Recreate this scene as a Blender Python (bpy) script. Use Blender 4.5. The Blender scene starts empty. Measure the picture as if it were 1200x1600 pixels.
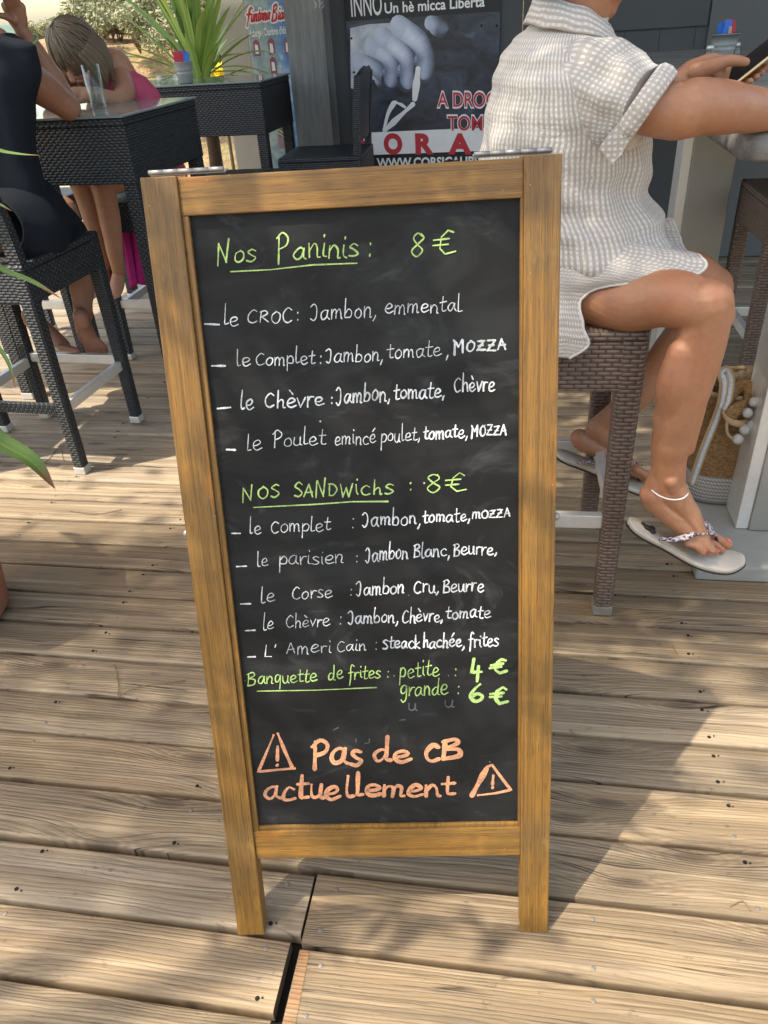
import bpy, bmesh, math, random
from mathutils import Vector, Matrix
random.seed(7)
V = Vector
scene = bpy.context.scene
COL = scene.collection
PI = math.pi

# ------------------------------------------------------------------ camera
CAM_H = 1.3401
RW = Matrix(((0.998, -0.0352, -0.0490), (0.0224, -0.5446, 0.8384), (-0.0562, -0.8380, -0.5428)))  # camera (right, down, forward) -> world
FPX = 1200.0
cam = bpy.data.objects.new("camera", bpy.data.cameras.new("camera"))
COL.objects.link(cam)
m3 = Matrix((RW.col[0], -RW.col[1], -RW.col[2])).transposed()
cam.matrix_world = Matrix.Translation((0, 0, CAM_H)) @ m3.to_4x4()
cam.data.sensor_fit = 'VERTICAL'; cam.data.sensor_height = 32.0; cam.data.lens = 24.0
cam.data.clip_start = 0.02; cam.data.clip_end = 6000
scene.camera = cam

# ------------------------------------------------------------------ world, sun, exposure
SUN = V((-0.36, -0.135, 0.92)).normalized()
w = bpy.data.worlds.new("World"); scene.world = w; w.use_nodes = True
nt = w.node_tree; bg = nt.nodes["Background"]
sky = nt.nodes.new("ShaderNodeTexSky"); sky.sky_type = 'NISHITA'; sky.sun_disc = False
sky.sun_elevation = math.asin(SUN.z); sky.sun_rotation = math.atan2(SUN.x, SUN.y)
sky.dust_density = 2.4; sky.air_density = 1.0; sky.ozone_density = 0.3
wb = nt.nodes.new("ShaderNodeMix"); wb.data_type = 'RGBA'; wb.blend_type = 'MULTIPLY'; wb.inputs[0].default_value = 1.0; wb.inputs[7].default_value = (1.06, 0.99, 0.85, 1)   # camera white balance
nt.links.new(sky.outputs[0], wb.inputs[6]); nt.links.new(wb.outputs[2], bg.inputs[0]); bg.inputs[1].default_value = 0.15
sl = bpy.data.lights.new("sun", 'SUN'); sl.energy = 2.1; sl.angle = math.radians(0.5); sl.color = (1.0, 0.925, 0.78)
so = bpy.data.objects.new("sun", sl); COL.objects.link(so)
so.rotation_euler = SUN.to_track_quat('Z', 'Y').to_euler()
so.location = (-3, -1, 8)
vs = scene.view_settings
vs.view_transform = 'Standard'; vs.look = 'None'; vs.exposure = 1.68; vs.gamma = 1.0; vs.use_curve_mapping = False
scene.cycles.max_bounces = 8; scene.cycles.transparent_max_bounces = 12

# ------------------------------------------------------------------ measuring helpers (photograph pixels to places at a known depth)
O = V((0, 0, CAM_H))
def ray(px, py): return RW @ V(((px - 600) / FPX, (py - 800) / FPX, 1.0))
def at(px, py, Y):
    d = ray(px, py); return O + d * (Y / d.y)
def gr(px, py, z=0.0):
    d = ray(px, py); return O + d * ((z - CAM_H) / d.z)
def hit(px, py, p0, n):
    d = ray(px, py); return O + d * ((p0 - O).dot(n) / d.dot(n))

# ------------------------------------------------------------------ node helpers
class NT:
    def __init__(s, name):
        s.m = bpy.data.materials.new(name); s.m.use_nodes = True
        s.t = s.m.node_tree; s.b = s.t.nodes["Principled BSDF"]
    def n(s, typ, ins=None, **kw):
        x = s.t.nodes.new("ShaderNode" + typ)
        for k, v in kw.items(): setattr(x, k, v)
        if ins:
            for k, v in ins.items(): s.set(x.inputs[k], v)
        return x
    def set(s, sock, v):
        if hasattr(v, "is_output"): s.t.links.new(v, sock)
        elif hasattr(v, "outputs"): s.t.links.new(v.outputs[0], sock)
        else:
            if isinstance(v, tuple) and len(v) == 3 and sock.type == 'RGBA': v = v + (1.0,)
            sock.default_value = v
    def math(s, op, a, b=0.0, c=None):
        x = s.n("Math", operation=op); s.set(x.inputs[0], a); s.set(x.inputs[1], b)
        if c is not None: s.set(x.inputs[2], c)
        return x.outputs[0]
    def mix(s, f, a, b, mode='MIX'):
        x = s.n("Mix", data_type='RGBA', blend_type=mode)
        s.set(x.inputs[0], f); s.set(x.inputs[6], a); s.set(x.inputs[7], b); return x.outputs[2]
    def ramp(s, f, stops):
        x = s.n("ValToRGB"); s.set(x.inputs[0], f); e = x.color_ramp.elements
        while len(e) < len(stops): e.new(0.5)
        for i, (p, c) in enumerate(stops):
            e[i].position = p; e[i].color = (c, c, c, 1) if not isinstance(c, tuple) else c + (1,)
        return x.outputs[0]
    def noise(s, vec, scale, detail=4, rough=0.55, dist=0.0):
        return s.n("TexNoise", {"Vector": vec, "Scale": scale, "Detail": detail, "Roughness": rough, "Distortion": dist}).outputs[0]
    def mapv(s, vec, scale=(1, 1, 1), loc=(0, 0, 0)):
        return s.n("Mapping", {"Vector": vec, "Scale": scale, "Location": loc}).outputs[0]
    def obj(s): return s.n("TexCoord").outputs["Object"]
    def uv(s): return s.n("TexCoord").outputs["UV"]
    def sep(s, v): return s.n("SeparateXYZ", {0: v}).outputs
    def comb(s, x, y, z=0.0): return s.n("CombineXYZ", {0: x, 1: y, 2: z}).outputs[0]
    def bump(s, h, strength=0.3, dist=0.002):
        b = s.n("Bump", {"Height": h, "Strength": strength, "Distance": dist}); s.t.links.new(b.outputs[0], s.b.inputs["Normal"])
    def out(s, color=None, rough=None, metal=None, spec=None, **kw):
        if color is not None: s.set(s.b.inputs["Base Color"], color)
        if rough is not None: s.set(s.b.inputs["Roughness"], rough)
        if metal is not None: s.set(s.b.inputs["Metallic"], metal)
        if spec is not None: s.set(s.b.inputs["Specular IOR Level"], spec)
        for k, v in kw.items(): s.set(s.b.inputs[k], v)
        return s.m

def mat_plain(name, c, rough=0.6, metal=0.0, var=0.12, scale=30.0, bump=0.0, spec=0.4, **kw):
    k = NT(name); o = k.obj()
    f = k.noise(o, scale, 5, 0.6)
    lo = tuple(x * (1 - var) for x in c); hi = tuple(min(1, x * (1 + var)) for x in c)
    col = k.mix(f, lo, hi)
    if bump: k.bump(k.noise(o, scale * 6, 3), bump, 0.002)
    return k.out(col, k.math('MULTIPLY_ADD', f, 0.15, rough - 0.07), metal, spec, **kw)

def mat_deck():
    k = NT("weathered_deck_wood"); uv = k.uv()
    u, v, _ = k.sep(uv)
    rnd = k.n("Attribute", attribute_name="rnd").outputs["Fac"]
    # knots: a sparse voronoi bends the grain
    base = k.comb(u, v, k.math('MULTIPLY', rnd, 37.0))
    vor = k.n("TexVoronoi", {"Vector": k.comb(k.math('MULTIPLY', k.math('ADD', u, k.math('MULTIPLY', rnd, 37.0)), 1.7), k.math('MULTIPLY', v, 6.0)), "Scale": 1.0, "Randomness": 1.0}, voronoi_dimensions='2D')
    d = vor.outputs["Distance"]
    bend = k.math('MULTIPLY', k.math('POWER', 2.718, k.math('MULTIPLY', k.math('MULTIPLY', d, d), -22.0)), 0.030)
    wob = k.math('MULTIPLY', k.math('SUBTRACT', k.noise(k.mapv(base, (1.1, 4, 1)), 1.0, 2), 0.5), 0.06)
    gv = k.math('ADD', k.math('ADD', v, bend), wob)
    g = k.comb(k.math('MULTIPLY', u, 0.05), gv, k.math('MULTIPLY', rnd, 11.0))
    wv = k.math('ADD', k.math('MULTIPLY', gv, k.math('MULTIPLY_ADD', rnd, 420.0, 520.0)), k.math('MULTIPLY', k.noise(k.mapv(base, (4, 38, 3)), 1.0, 4, 0.65), 15.0))
    wv2 = k.math('ADD', k.math('MULTIPLY', gv, 1900.0), k.math('MULTIPLY', k.noise(k.mapv(base, (9, 110, 8)), 1.0, 2, 0.6), 9.0))
    rings = k.math('POWER', k.math('MULTIPLY_ADD', k.math('SINE', wv), 0.5, 0.5), 2.6)
    fine = k.math('POWER', k.math('MULTIPLY_ADD', k.math('SINE', wv2), 0.5, 0.5), 2.0)
    fib = k.noise(k.mapv(k.comb(u, v, rnd), (5, 190, 30)), 1.0, 4, 0.7)
    blot = k.noise(k.mapv(k.comb(u, v, rnd), (2.2, 7, 20)), 1.0, 4, 0.6)
    stre = k.noise(k.mapv(k.comb(u, gv, rnd), (1.1, 34, 13)), 1.0, 4, 0.6)
    pale = k.ramp(rnd, [(0.0, (0.380, 0.325, 0.250)), (0.35, (0.355, 0.278, 0.188)), (0.75, (0.350, 0.248, 0.136)), (1.0, (0.240, 0.155, 0.080))])
    amp = k.math('MULTIPLY', k.ramp(stre, [(0.36, 0.03), (0.66, 0.40)]), k.ramp(k.noise(k.mapv(k.comb(u, v, rnd), (0.9, 5, 47)), 1.0, 2, 0.5), [(0.38, 0.25), (0.62, 1.0)]))
    c = k.mix(k.math('MULTIPLY', rings, amp), pale, (0.165, 0.112, 0.060))
    c = k.mix(k.math('MULTIPLY', fine, k.ramp(blot, [(0.35, 0.10), (0.65, 0.40)])), c, (0.17, 0.115, 0.065))
    c = k.mix(k.ramp(stre, [(0.40, 0.75), (0.58, 0.0)]), c, (0.205, 0.145, 0.085))
    c = k.mix(k.ramp(blot, [(0.42, 0.0), (0.72, 0.6)]), c, (0.235, 0.18, 0.125))
    c = k.mix(k.ramp(k.noise(k.mapv(k.comb(u, v, rnd), (3.2, 12, 31)), 1.0, 2, 0.5), [(0.52, 0.0), (0.74, 0.55)]), c, (0.46, 0.33, 0.19))
    long_ = k.noise(k.mapv(k.comb(u, v, rnd), (1.0, 75, 23)), 1.0, 3, 0.6)
    c = k.mix(k.ramp(long_, [(0.40, 0.55), (0.52, 0.0)]), c, (0.20, 0.15, 0.095))
    c = k.mix(k.ramp(long_, [(0.52, 0.0), (0.64, 0.45)]), c, (0.46, 0.36, 0.245))
    c = k.mix(k.ramp(fib, [(0.32, 0.75), (0.43, 0.0)]), c, (0.085, 0.06, 0.038))
    knot = k.ramp(d, [(0.030, 0.85), (0.085, 0.0)])
    ringk = k.math('MULTIPLY', k.math('MULTIPLY_ADD', k.math('SINE', k.math('MULTIPLY', d, 150.0)), 0.5, 0.5), k.ramp(d, [(0.06, 0.6), (0.22, 0.0)]))
    c = k.mix(ringk, c, (0.19, 0.13, 0.075))
    c = k.mix(knot, c, (0.12, 0.085, 0.055))
    # long drying cracks
    cr = k.noise(k.mapv(g, (9, 60, 5)), 1.0, 2, 0.4)
    crack = k.ramp(k.math('ABSOLUTE', k.math('SUBTRACT', cr, 0.42)), [(0.0, 1.0), (0.016, 0.0)])
    crack = k.math('MULTIPLY', crack, k.ramp(blot, [(0.5, 0.0), (0.56, 1.0)]))
    c = k.mix(crack, c, (0.03, 0.022, 0.015))
    spots = k.noise(k.mapv(k.comb(u, v, rnd), (26, 60, 9)), 1.0, 5, 0.7)
    c = k.mix(k.ramp(spots, [(0.62, 0.0), (0.72, 0.65)]), c, (0.075, 0.055, 0.038))
    c = k.mix(k.ramp(k.noise(k.mapv(k.comb(u, v, rnd), (11, 14, 19)), 1.0, 4, 0.7), [(0.60, 0.0), (0.75, 0.4)]), c, (0.16, 0.125, 0.09))
    bri = k.n("Attribute", attribute_name="tone").outputs["Fac"]
    c = k.mix(1.0, c, k.comb(bri, bri, bri), 'MULTIPLY')
    rust = k.n("Attribute", attribute_name="rust").outputs["Fac"]
    c = k.mix(k.math('MULTIPLY', rust, k.ramp(k.noise(k.mapv(base, (20, 9, 1)), 1.0, 3), [(0.36, 0.10), (0.62, 0.80)])), c, (0.33, 0.14, 0.045))
    h = k.math('ADD', k.math('MULTIPLY', rings, 0.6), k.math('SUBTRACT', k.math('MULTIPLY', fib, 0.5), k.math('MULTIPLY', crack, 1.0)))
    k.bump(h, 0.55, 0.003)
    return k.out(c, k.math('MULTIPLY_ADD', rings, 0.2, 0.55), 0.0, 0.3)

def mat_stain(name="honey_stained_pine"):
    k = NT(name); uv = k.uv(); u, v, _ = k.sep(uv)
    g = k.comb(u, v)
    rings = k.noise(k.mapv(g, (130, 3.2, 1)), 1.0, 4, 0.65, 0.4)
    pores = k.noise(k.mapv(g, (900, 26, 1)), 1.0, 2, 0.6)
    blot = k.noise(k.mapv(g, (7, 5, 1), (3.1, 1.7, 0)), 1.0, 4, 0.6)
    c = k.mix(k.ramp(rings, [(0.3, 0.0), (0.7, 1.0)]), (0.145, 0.070, 0.013), (0.325, 0.160, 0.028))
    lines = k.noise(k.mapv(g, (420, 2.2, 1), (4, 4, 0)), 1.0, 3, 0.7)
    c = k.mix(k.ramp(lines, [(0.50, 0.0), (0.66, 0.75)]), c, (0.075, 0.040, 0.013))
    c = k.mix(k.ramp(blot, [(0.45, 0.0), (0.68, 0.70)]), c, (0.115, 0.072, 0.028))
    c = k.mix(k.ramp(k.noise(k.mapv(g, (9, 6, 1), (8, 2, 0)), 1.0, 3), [(0.60, 0.0), (0.74, 0.6)]), c, (0.40, 0.155, 0.022))
    c = k.mix(k.ramp(k.noise(k.mapv(g, (16, 9, 1), (1, 7, 0)), 1.0, 4, 0.65), [(0.58, 0.0), (0.76, 0.5)]), c, (0.38, 0.215, 0.052))
    c = k.mix(k.ramp(pores, [(0.54, 0.0), (0.70, 0.8)]), c, (0.060, 0.030, 0.009))
    specks = k.n("TexVoronoi", {"Vector": g, "Scale": 60.0}).outputs["Distance"]
    c = k.mix(k.math('MULTIPLY', k.ramp(specks, [(0.05, 0.5), (0.075, 0.0)]), k.ramp(blot, [(0.5, 0.0), (0.55, 1.0)])), c, (0.45, 0.33, 0.18))
    k.bump(k.math('ADD', rings, pores), 0.25, 0.0008)
    return k.out(c, k.math('MULTIPLY_ADD', rings, 0.15, 0.38), 0.0, 0.45)

def mat_slate():
    k = NT("chalkboard_black"); o = k.obj()
    a = k.noise(k.mapv(o, (3.0, 1, 7)), 1.3, 6, 0.6, 1.2)
    b = k.noise(k.mapv(o, (14, 1, 60), (2, 0, 5)), 1.0, 5, 0.7)
    sm = k.noise(k.mapv(o, (7, 1, 11), (4, 0, 9)), 1.0, 5, 0.65, 2.0)
    c = k.mix(k.ramp(a, [(0.42, 0.0), (0.75, 0.8)]), (0.0090, 0.0090, 0.0088), (0.030, 0.031, 0.031))
    c = k.mix(k.math('MULTIPLY', k.ramp(sm, [(0.56, 0.0), (0.80, 0.7)]), k.ramp(b, [(0.3, 0.2), (0.7, 1.0)])), c, (0.095, 0.098, 0.098))
    sp = k.n("TexVoronoi", {"Vector": k.mapv(o, (1, 0.01, 1)), "Scale": 34.0})
    pick = k.ramp(k.sep(sp.outputs["Color"])[0], [(0.72, 0.0), (0.73, 1.0)])
    c = k.mix(k.math('MULTIPLY', k.ramp(sp.outputs["Distance"], [(0.030, 0.9), (0.055, 0.0)]), pick), c, (0.5, 0.5, 0.48))
    return k.out(c, k.math('MULTIPLY_ADD', sm, 0.2, 0.52), 0.0, 0.22)

def mat_marker(name, c, thin=0.75):
    k = NT(name); o = k.obj()
    f = k.noise(o, 30.0, 4, 0.65); g = k.noise(o, 330.0, 3, 0.65)
    fac = k.math('MULTIPLY', k.ramp(f, [(0.30, thin * 0.50), (0.62, 1.0)]), k.ramp(g, [(0.30, 0.50), (0.58, 1.0)]))
    return k.out(k.mix(fac, (0.05, 0.055, 0.06), c), 0.75, 0.0, 0.15)

def mat_weave(name, c_hi, c_lo, cw=0.030, ch=0.0085, rough=0.42):
    k = NT(name); u, v, _ = k.sep(k.uv())
    row = k.math('FLOOR', k.math('DIVIDE', v, ch))
    uu = k.math('ADD', k.math('DIVIDE', u, cw), k.math('MULTIPLY', row, 0.5))
    fu = k.math('ABSOLUTE', k.math('SINE', k.math('MULTIPLY', uu, PI)))
    fv = k.math('ABSOLUTE', k.math('SINE', k.math('MULTIPLY', k.math('DIVIDE', v, ch), PI)))
    h = k.math('MULTIPLY', k.math('POWER', fu, 0.55), k.math('POWER', fv, 0.45))
    cell = k.n("TexWhiteNoise", {"Vector": k.comb(k.math('FLOOR', uu), row, 0.0)}, noise_dimensions='3D').outputs[0]
    c = k.mix(cell, c_hi, tuple(x * 0.72 for x in c_hi))
    c = k.mix(k.ramp(h, [(0.06, 1.0), (0.42, 0.0)]), c, c_lo)
    c = k.mix(k.math('MULTIPLY', k.noise(k.obj(), 14.0, 3), 0.35), c, tuple(min(1, x * 1.6) for x in c_hi))
    k.bump(h, 1.0, 0.0035)
    return k.out(c, rough, 0.0, 0.5)

def mat_cloth_check(name, stripe):
    k = NT(name); u, v, _ = k.sep(k.uv())
    o = k.obj()
    wn = k.math('MULTIPLY', k.math('SUBTRACT', k.noise(o, 26.0, 2), 0.5), 0.010)
    wn2 = k.math('MULTIPLY', k.math('SUBTRACT', k.noise(k.mapv(o, (1, 1, 1), (5, 3, 2)), 24.0, 2), 0.5), 0.010)
    P = 0.0100
    su = k.math('MULTIPLY_ADD', k.math('SINE', k.math('MULTIPLY', k.math('ADD', u, wn), 2 * PI / P)), 0.5, 0.5)
    sv = k.math('MULTIPLY_ADD', k.math('SINE', k.math('MULTIPLY', k.math('ADD', v, wn2), 2 * PI / P)), 0.5, 0.5)
    su = k.ramp(su, [(0.30, 0.0), (0.75, 1.0)]); sv = k.ramp(sv, [(0.30, 0.0), (0.75, 1.0)])
    white = (0.64, 0.61, 0.565); taupe = (0.415, 0.365, 0.315)
    if stripe: f = k.math('MULTIPLY', su, k.math('MULTIPLY_ADD', sv, 0.42, 0.58))
    else: f = k.math('MULTIPLY_ADD', k.math('MULTIPLY', su, sv), 0.8, k.math('MULTIPLY', k.math('ADD', su, sv), 0.14))
    c = k.mix(f, taupe, white)
    fine = k.noise(o, 900.0, 2)
    cr = k.math('ADD', k.noise(k.mapv(o, (60, 60, 26)), 1.0, 4, 0.6), k.math('MULTIPLY', k.noise(k.mapv(o, (16, 16, 22)), 1.0, 3, 0.6, 1.0), 2.5))
    k.bump(k.math('ADD', k.math('MULTIPLY', f, -0.5), k.math('ADD', k.math('MULTIPLY', fine, 0.25), cr)), 0.55, 0.0035)
    return k.out(c, 0.9, 0.0, 0.1, **{"Sheen Weight": 0.15})

def mat_skin(name, c, red=(0.42, 0.15, 0.09)):
    k = NT(name); o = k.obj()
    a = k.noise(o, 9.0, 3, 0.5); b = k.noise(o, 70.0, 4, 0.6)
    cc = k.mix(k.ramp(a, [(0.38, 0.0), (0.66, 0.42)]), c, red)
    cc = k.mix(k.ramp(b, [(0.35, 0.22), (0.6, 0.0)]), cc, tuple(x * 0.6 for x in c))
    m2 = k.noise(o, 24.0, 4, 0.65, 0.5); cc = k.mix(k.ramp(m2, [(0.50, 0.0), (0.72, 0.28)]), cc, tuple(min(1, x * 1.35) for x in c))
    sp = k.n("TexVoronoi", {"Vector": o, "Scale": 42.0}); 
    pick = k.ramp(k.sep(sp.outputs["Color"])[1], [(0.80, 0.0), (0.81, 1.0)])
    cc = k.mix(k.math('MULTIPLY', k.ramp(sp.outputs["Distance"], [(0.03, 0.35), (0.07, 0.0)]), pick), cc, tuple(x * 0.45 for x in c))
    k.bump(k.math('ADD', k.noise(o, 380.0, 3), k.math('MULTIPLY', k.noise(o, 45.0, 4), 1.4)), 0.30, 0.0016)
    return k.out(cc, k.math('MULTIPLY_ADD', b, 0.2, 0.36), 0.0, 0.42, **{"Subsurface Weight": 0.06, "Subsurface Radius": (0.012, 0.005, 0.003)})

def mat_hair(name, c1, c2):
    k = NT(name); o = k.uv()
    f = k.noise(k.mapv(o, (260, 4, 1)), 1.0, 4, 0.7)
    k.bump(f, 0.8, 0.003)
    return k.out(k.mix(k.ramp(f, [(0.3, 0.0), (0.7, 1.0)]), c1, c2), 0.42, 0.0, 0.5)

def mat_leaf(name, c1, c2, tip=None):
    k = NT(name); u, v, _ = k.sep(k.uv())
    f = k.noise(k.mapv(k.uv(), (160, 3, 1)), 1.0, 3)
    c = k.mix(f, c1, c2)
    mid = k.ramp(k.math('ABSOLUTE', k.math('SUBTRACT', u, 0.0)), [(0.0, 0.5), (0.004, 0.0)])
    c = k.mix(mid, c, tuple(min(1, x * 1.5) for x in c2))
    if tip: c = k.mix(k.ramp(k.math('ADD', v, k.math('MULTIPLY', f, 0.1)), [(0.84, 0.0), (0.95, 1.0)]), c, tip)
    return k.out(c, 0.42, 0.0, 0.45, **{"Transmission Weight": 0.0})

def mat_foliage(name, c1, c2):
    k = NT(name)
    r = k.n("Attribute", attribute_name="rnd").outputs["Fac"]
    f = k.math('MULTIPLY_ADD', k.noise(k.obj(), 1.6, 3), 0.6, k.math('MULTIPLY', r, 0.45))
    return k.out(k.mix(f, c1, c2), 0.6, 0.0, 0.25)

def mat_thin_glass(name, tint):
    k = NT(name)
    tr = k.n("BsdfTransparent", {"Color": tint}); gl = k.n("BsdfGlossy", {"Color": (1, 1, 1), "Roughness": 0.02})
    lw = k.n("LayerWeight", {"Blend": 0.5}); mx = k.n("MixShader"); k.t.links.new(k.math('MULTIPLY_ADD', k.math('POWER', lw.outputs["Facing"], 3.0), 0.55, 0.05), mx.inputs[0]); k.t.links.new(tr.outputs[0], mx.inputs[1]); k.t.links.new(gl.outputs[0], mx.inputs[2])
    k.t.links.new(mx.outputs[0], k.t.nodes["Material Output"].inputs["Surface"]); return k.m
def mat_glass(name, tint, rough=0.0):
    k = NT(name)
    return k.out(tint, rough, 0.0, 0.5, **{"Transmission Weight": 1.0, "IOR": 1.46})

M = {}
def setup_materials():
    M['deck'] = mat_deck(); M['stain'] = mat_stain(); M['slate'] = mat_slate()
    M['mk_white'] = mat_marker("white_chalk_ink", (0.80, 0.82, 0.82))
    M['mk_dim'] = mat_marker("worn_white_chalk_ink", (0.62, 0.65, 0.66), 0.45)
    M['mk_ghost'] = mat_marker("wiped_chalk_ghost", (0.13, 0.14, 0.14), 0.5)
    M['mk_green'] = mat_marker("lime_chalk_ink", (0.52, 0.74, 0.22), 0.85)
    M['mk_orange'] = mat_marker("orange_chalk_ink", (0.88, 0.40, 0.20), 0.95)
    M['inside_edge'] = mat_plain("dark_gap_wood", (0.05, 0.030, 0.012), 0.7)
    M['chrome'] = mat_plain("steel_hinge", (0.36, 0.345, 0.33), 0.5, 0.8, 0.15, 90)
    M['alu'] = mat_plain("brushed_aluminium", (0.72, 0.71, 0.68), 0.36, 0.5, 0.12, 40)
    M['brown_weave'] = mat_weave("brown_rattan", (0.150, 0.104, 0.080), (0.020, 0.014, 0.011), 0.030, 0.0098, 0.33)
    M['black_weave'] = mat_weave("black_rattan", (0.024, 0.029, 0.034), (0.007, 0.009, 0.011), 0.024, 0.0095, 0.38)
    M['blackleg'] = mat_plain("black_painted_leg", (0.012, 0.014, 0.017), 0.4, 0, 0.3, 60)
    kk = NT("sky_paled_green_glass"); M['glass_top'] = kk.out((0.30, 0.37, 0.36), 0.08, 0.0, 0.6, **{"Transmission Weight": 0.35, "IOR": 1.5})  # pale, half-opaque body colour stands in for the sky's grazing reflection
    M['glass'] = mat_thin_glass("clear_glass", (0.90, 0.94, 0.94))
    M['water'] = mat_thin_glass("drink_water", (0.86, 0.90, 0.90))
    M['skin_w'] = mat_skin("tanned_skin", (0.385, 0.185, 0.098), (0.40, 0.135, 0.065))
    M['skin_a'] = mat_skin("deep_tan_skin", (0.33, 0.165, 0.105), (0.32, 0.125, 0.075))
    M['skin_g'] = mat_skin("light_tan_skin", (0.44, 0.235, 0.15), (0.42, 0.17, 0.10))
    M['nail'] = mat_plain("coral_nail_polish", (0.70, 0.10, 0.075), 0.22, 0, 0.05, 50, 0, 0.6)
    M['dress'] = mat_cloth_check("striped_linen_gauze", True); M['check'] = mat_cloth_check("checked_linen_gauze", False)
    M['hem'] = mat_plain("white_linen_hem", (0.62, 0.59, 0.545), 0.9, 0, 0.06, 200, 0.3, 0.1)
    M['blackdress'] = mat_plain("black_cotton", (0.0105, 0.0135, 0.019), 0.85, 0, 0.35, 12, 0.4, 0.2)
    M['pink'] = mat_plain("pink_fabric", (0.50, 0.085, 0.16), 0.85, 0, 0.2, 30, 0.3, 0.2)
    M['hotpink'] = mat_plain("magenta_towel", (0.50, 0.035, 0.22), 0.95, 0, 0.25, 25, 0.6, 0.1)
    M['hair_g'] = mat_hair("ash_blond_hair", (0.075, 0.050, 0.030), (0.24, 0.175, 0.115))
    M['hair_d'] = mat_hair("dark_brown_hair", (0.02, 0.012, 0.008), (0.06, 0.04, 0.025))
    M['eye'] = mat_plain("eye_white", (0.75, 0.73, 0.70), 0.2); M['iris'] = mat_plain("dark_iris", (0.03, 0.02, 0.012), 0.15)
    M['lip'] = mat_plain("lip", (0.45, 0.13, 0.10), 0.4)
    M['sole'] = mat_plain("cream_rubber_sole", (0.50, 0.445, 0.365), 0.8, 0, 0.30, 28, 0.6)
    M['outsole'] = mat_plain("dark_outsole", (0.025, 0.022, 0.02), 0.7)
    k = NT("flower_strap"); vv = k.n("TexVoronoi", {"Vector": k.obj(), "Scale": 240.0}).outputs["Color"]
    s = k.sep(vv); c = k.mix(k.ramp(s[0], [(0.45, 0.0), (0.5, 1.0)]), (0.55, 0.50, 0.47), (0.035, 0.04, 0.07)); c = k.mix(k.ramp(s[1], [(0.82, 0.0), (0.84, 1.0)]), c, (0.42, 0.20, 0.26))
    M['strap'] = k.out(c, 0.6)
    M['anklet'] = mat_plain("white_bead_cord", (0.85, 0.83, 0.80), 0.4, 0, 0.05, 300, 0.5)
    M['terracotta'] = mat_plain("terracotta", (0.36, 0.155, 0.095), 0.85, 0, 0.15, 12, 0.4)
    M['soil'] = mat_plain("dark_soil", (0.03, 0.02, 0.014), 0.95, 0, 0.4, 40, 0.6)
    M['blade'] = mat_leaf("cordyline_leaf", (0.07, 0.13, 0.025), (0.16, 0.24, 0.055), (0.22, 0.12, 0.05))
    M['yucca'] = mat_leaf("yucca_leaf", (0.20, 0.33, 0.055), (0.42, 0.56, 0.15))
    M['drytwig'] = mat_plain("dry_twig", (0.20, 0.13, 0.075), 0.9)
    M['bark'] = mat_plain("rough_bark", (0.11, 0.075, 0.05), 0.95, 0, 0.4, 25, 0.8)
    k = NT("straw_weave"); o = k.obj(); a = k.noise(k.mapv(o, (90, 90, 240)), 1.0, 4, 0.7); b = k.noise(o, 30.0, 3)
    c = k.mix(k.ramp(a, [(0.35, 0.0), (0.65, 1.0)]), (0.12, 0.060, 0.019), (0.36, 0.20, 0.075)); k.bump(a, 0.8, 0.003)
    M['straw'] = k.out(c, 0.8)
    k = NT("rope_weave"); u, v, _ = k.sep(k.uv()); h = k.math('ABSOLUTE', k.math('SINE', k.math('MULTIPLY', v, PI / 0.012)))
    g = k.math('ABSOLUTE', k.math('SINE', k.math('MULTIPLY', k.math('ADD', u, k.math('MULTIPLY', v, 0.7)), PI / 0.010)))
    hh = k.math('MULTIPLY', k.math('POWER', h, 0.5), k.math('MULTIPLY_ADD', g, 0.5, 0.5)); k.bump(hh, 0.9, 0.003)
    M['rope'] = k.out(k.mix(hh, (0.10, 0.09, 0.08), (0.46, 0.43, 0.39)), 0.85)
    M['strawband'] = mat_plain("beige_trim", (0.40, 0.28, 0.15), 0.85, 0, 0.25, 120, 0.6)
    M['greyband'] = mat_plain("grey_white_braid", (0.50, 0.50, 0.49), 0.8, 0, 0.45, 160, 0.6)
    M['pompom'] = mat_plain("white_wool", (0.55, 0.53, 0.49), 0.98, 0, 0.25, 160, 1.0, 0.05)
    k = NT("grey_washed_tabletop"); o = k.obj(); a = k.noise(k.mapv(o, (3.0, 26, 26)), 1.0, 5, 0.65, 0.4); b = k.noise(o, 60.0, 4)
    c = k.mix(k.ramp(a, [(0.36, 0.0), (0.64, 1.0)]), (0.145, 0.14, 0.128), (0.34, 0.335, 0.31)); c = k.mix(k.ramp(b, [(0.6, 0.0), (0.8, 0.4)]), c, (0.5, 0.49, 0.46)); k.bump(k.math('ADD', a, b), 0.4, 0.003)
    M['ctop'] = k.out(c, 0.5)
    M['pillar'] = mat_plain("grey_coated_metal", (0.29, 0.28, 0.255), 0.42, 0.25, 0.12, 5, 0.05)
    M['slab'] = mat_plain("grey_cement", (0.27, 0.265, 0.235), 0.8, 0, 0.15, 22, 0.4)
    M['wall'] = mat_plain("charcoal_painted_boards", (0.062, 0.068, 0.074), 0.6, 0, 0.16, 4, 0.15)
    M['wall2'] = mat_plain("grey_painted_panel", (0.105, 0.11, 0.112), 0.62, 0, 0.16, 3, 0.15)
    k = NT("grey_washed_post"); o = k.obj(); a = k.noise(k.mapv(o, (40, 40, 4)), 1.0, 5, 0.65); b = k.noise(o, 6.0, 4)
    c = k.mix(k.ramp(a, [(0.3, 0.0), (0.7, 1.0)]), (0.105, 0.108, 0.103), (0.205, 0.208, 0.198)); c = k.mix(k.ramp(b, [(0.5, 0.0), (0.8, 0.5)]), c, (0.25, 0.25, 0.235))
    M['post'] = k.out(c, 0.75)
    M['concrete'] = mat_plain("pale_concrete", (0.40, 0.375, 0.33), 0.9, 0, 0.12, 9, 0.4)
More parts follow.
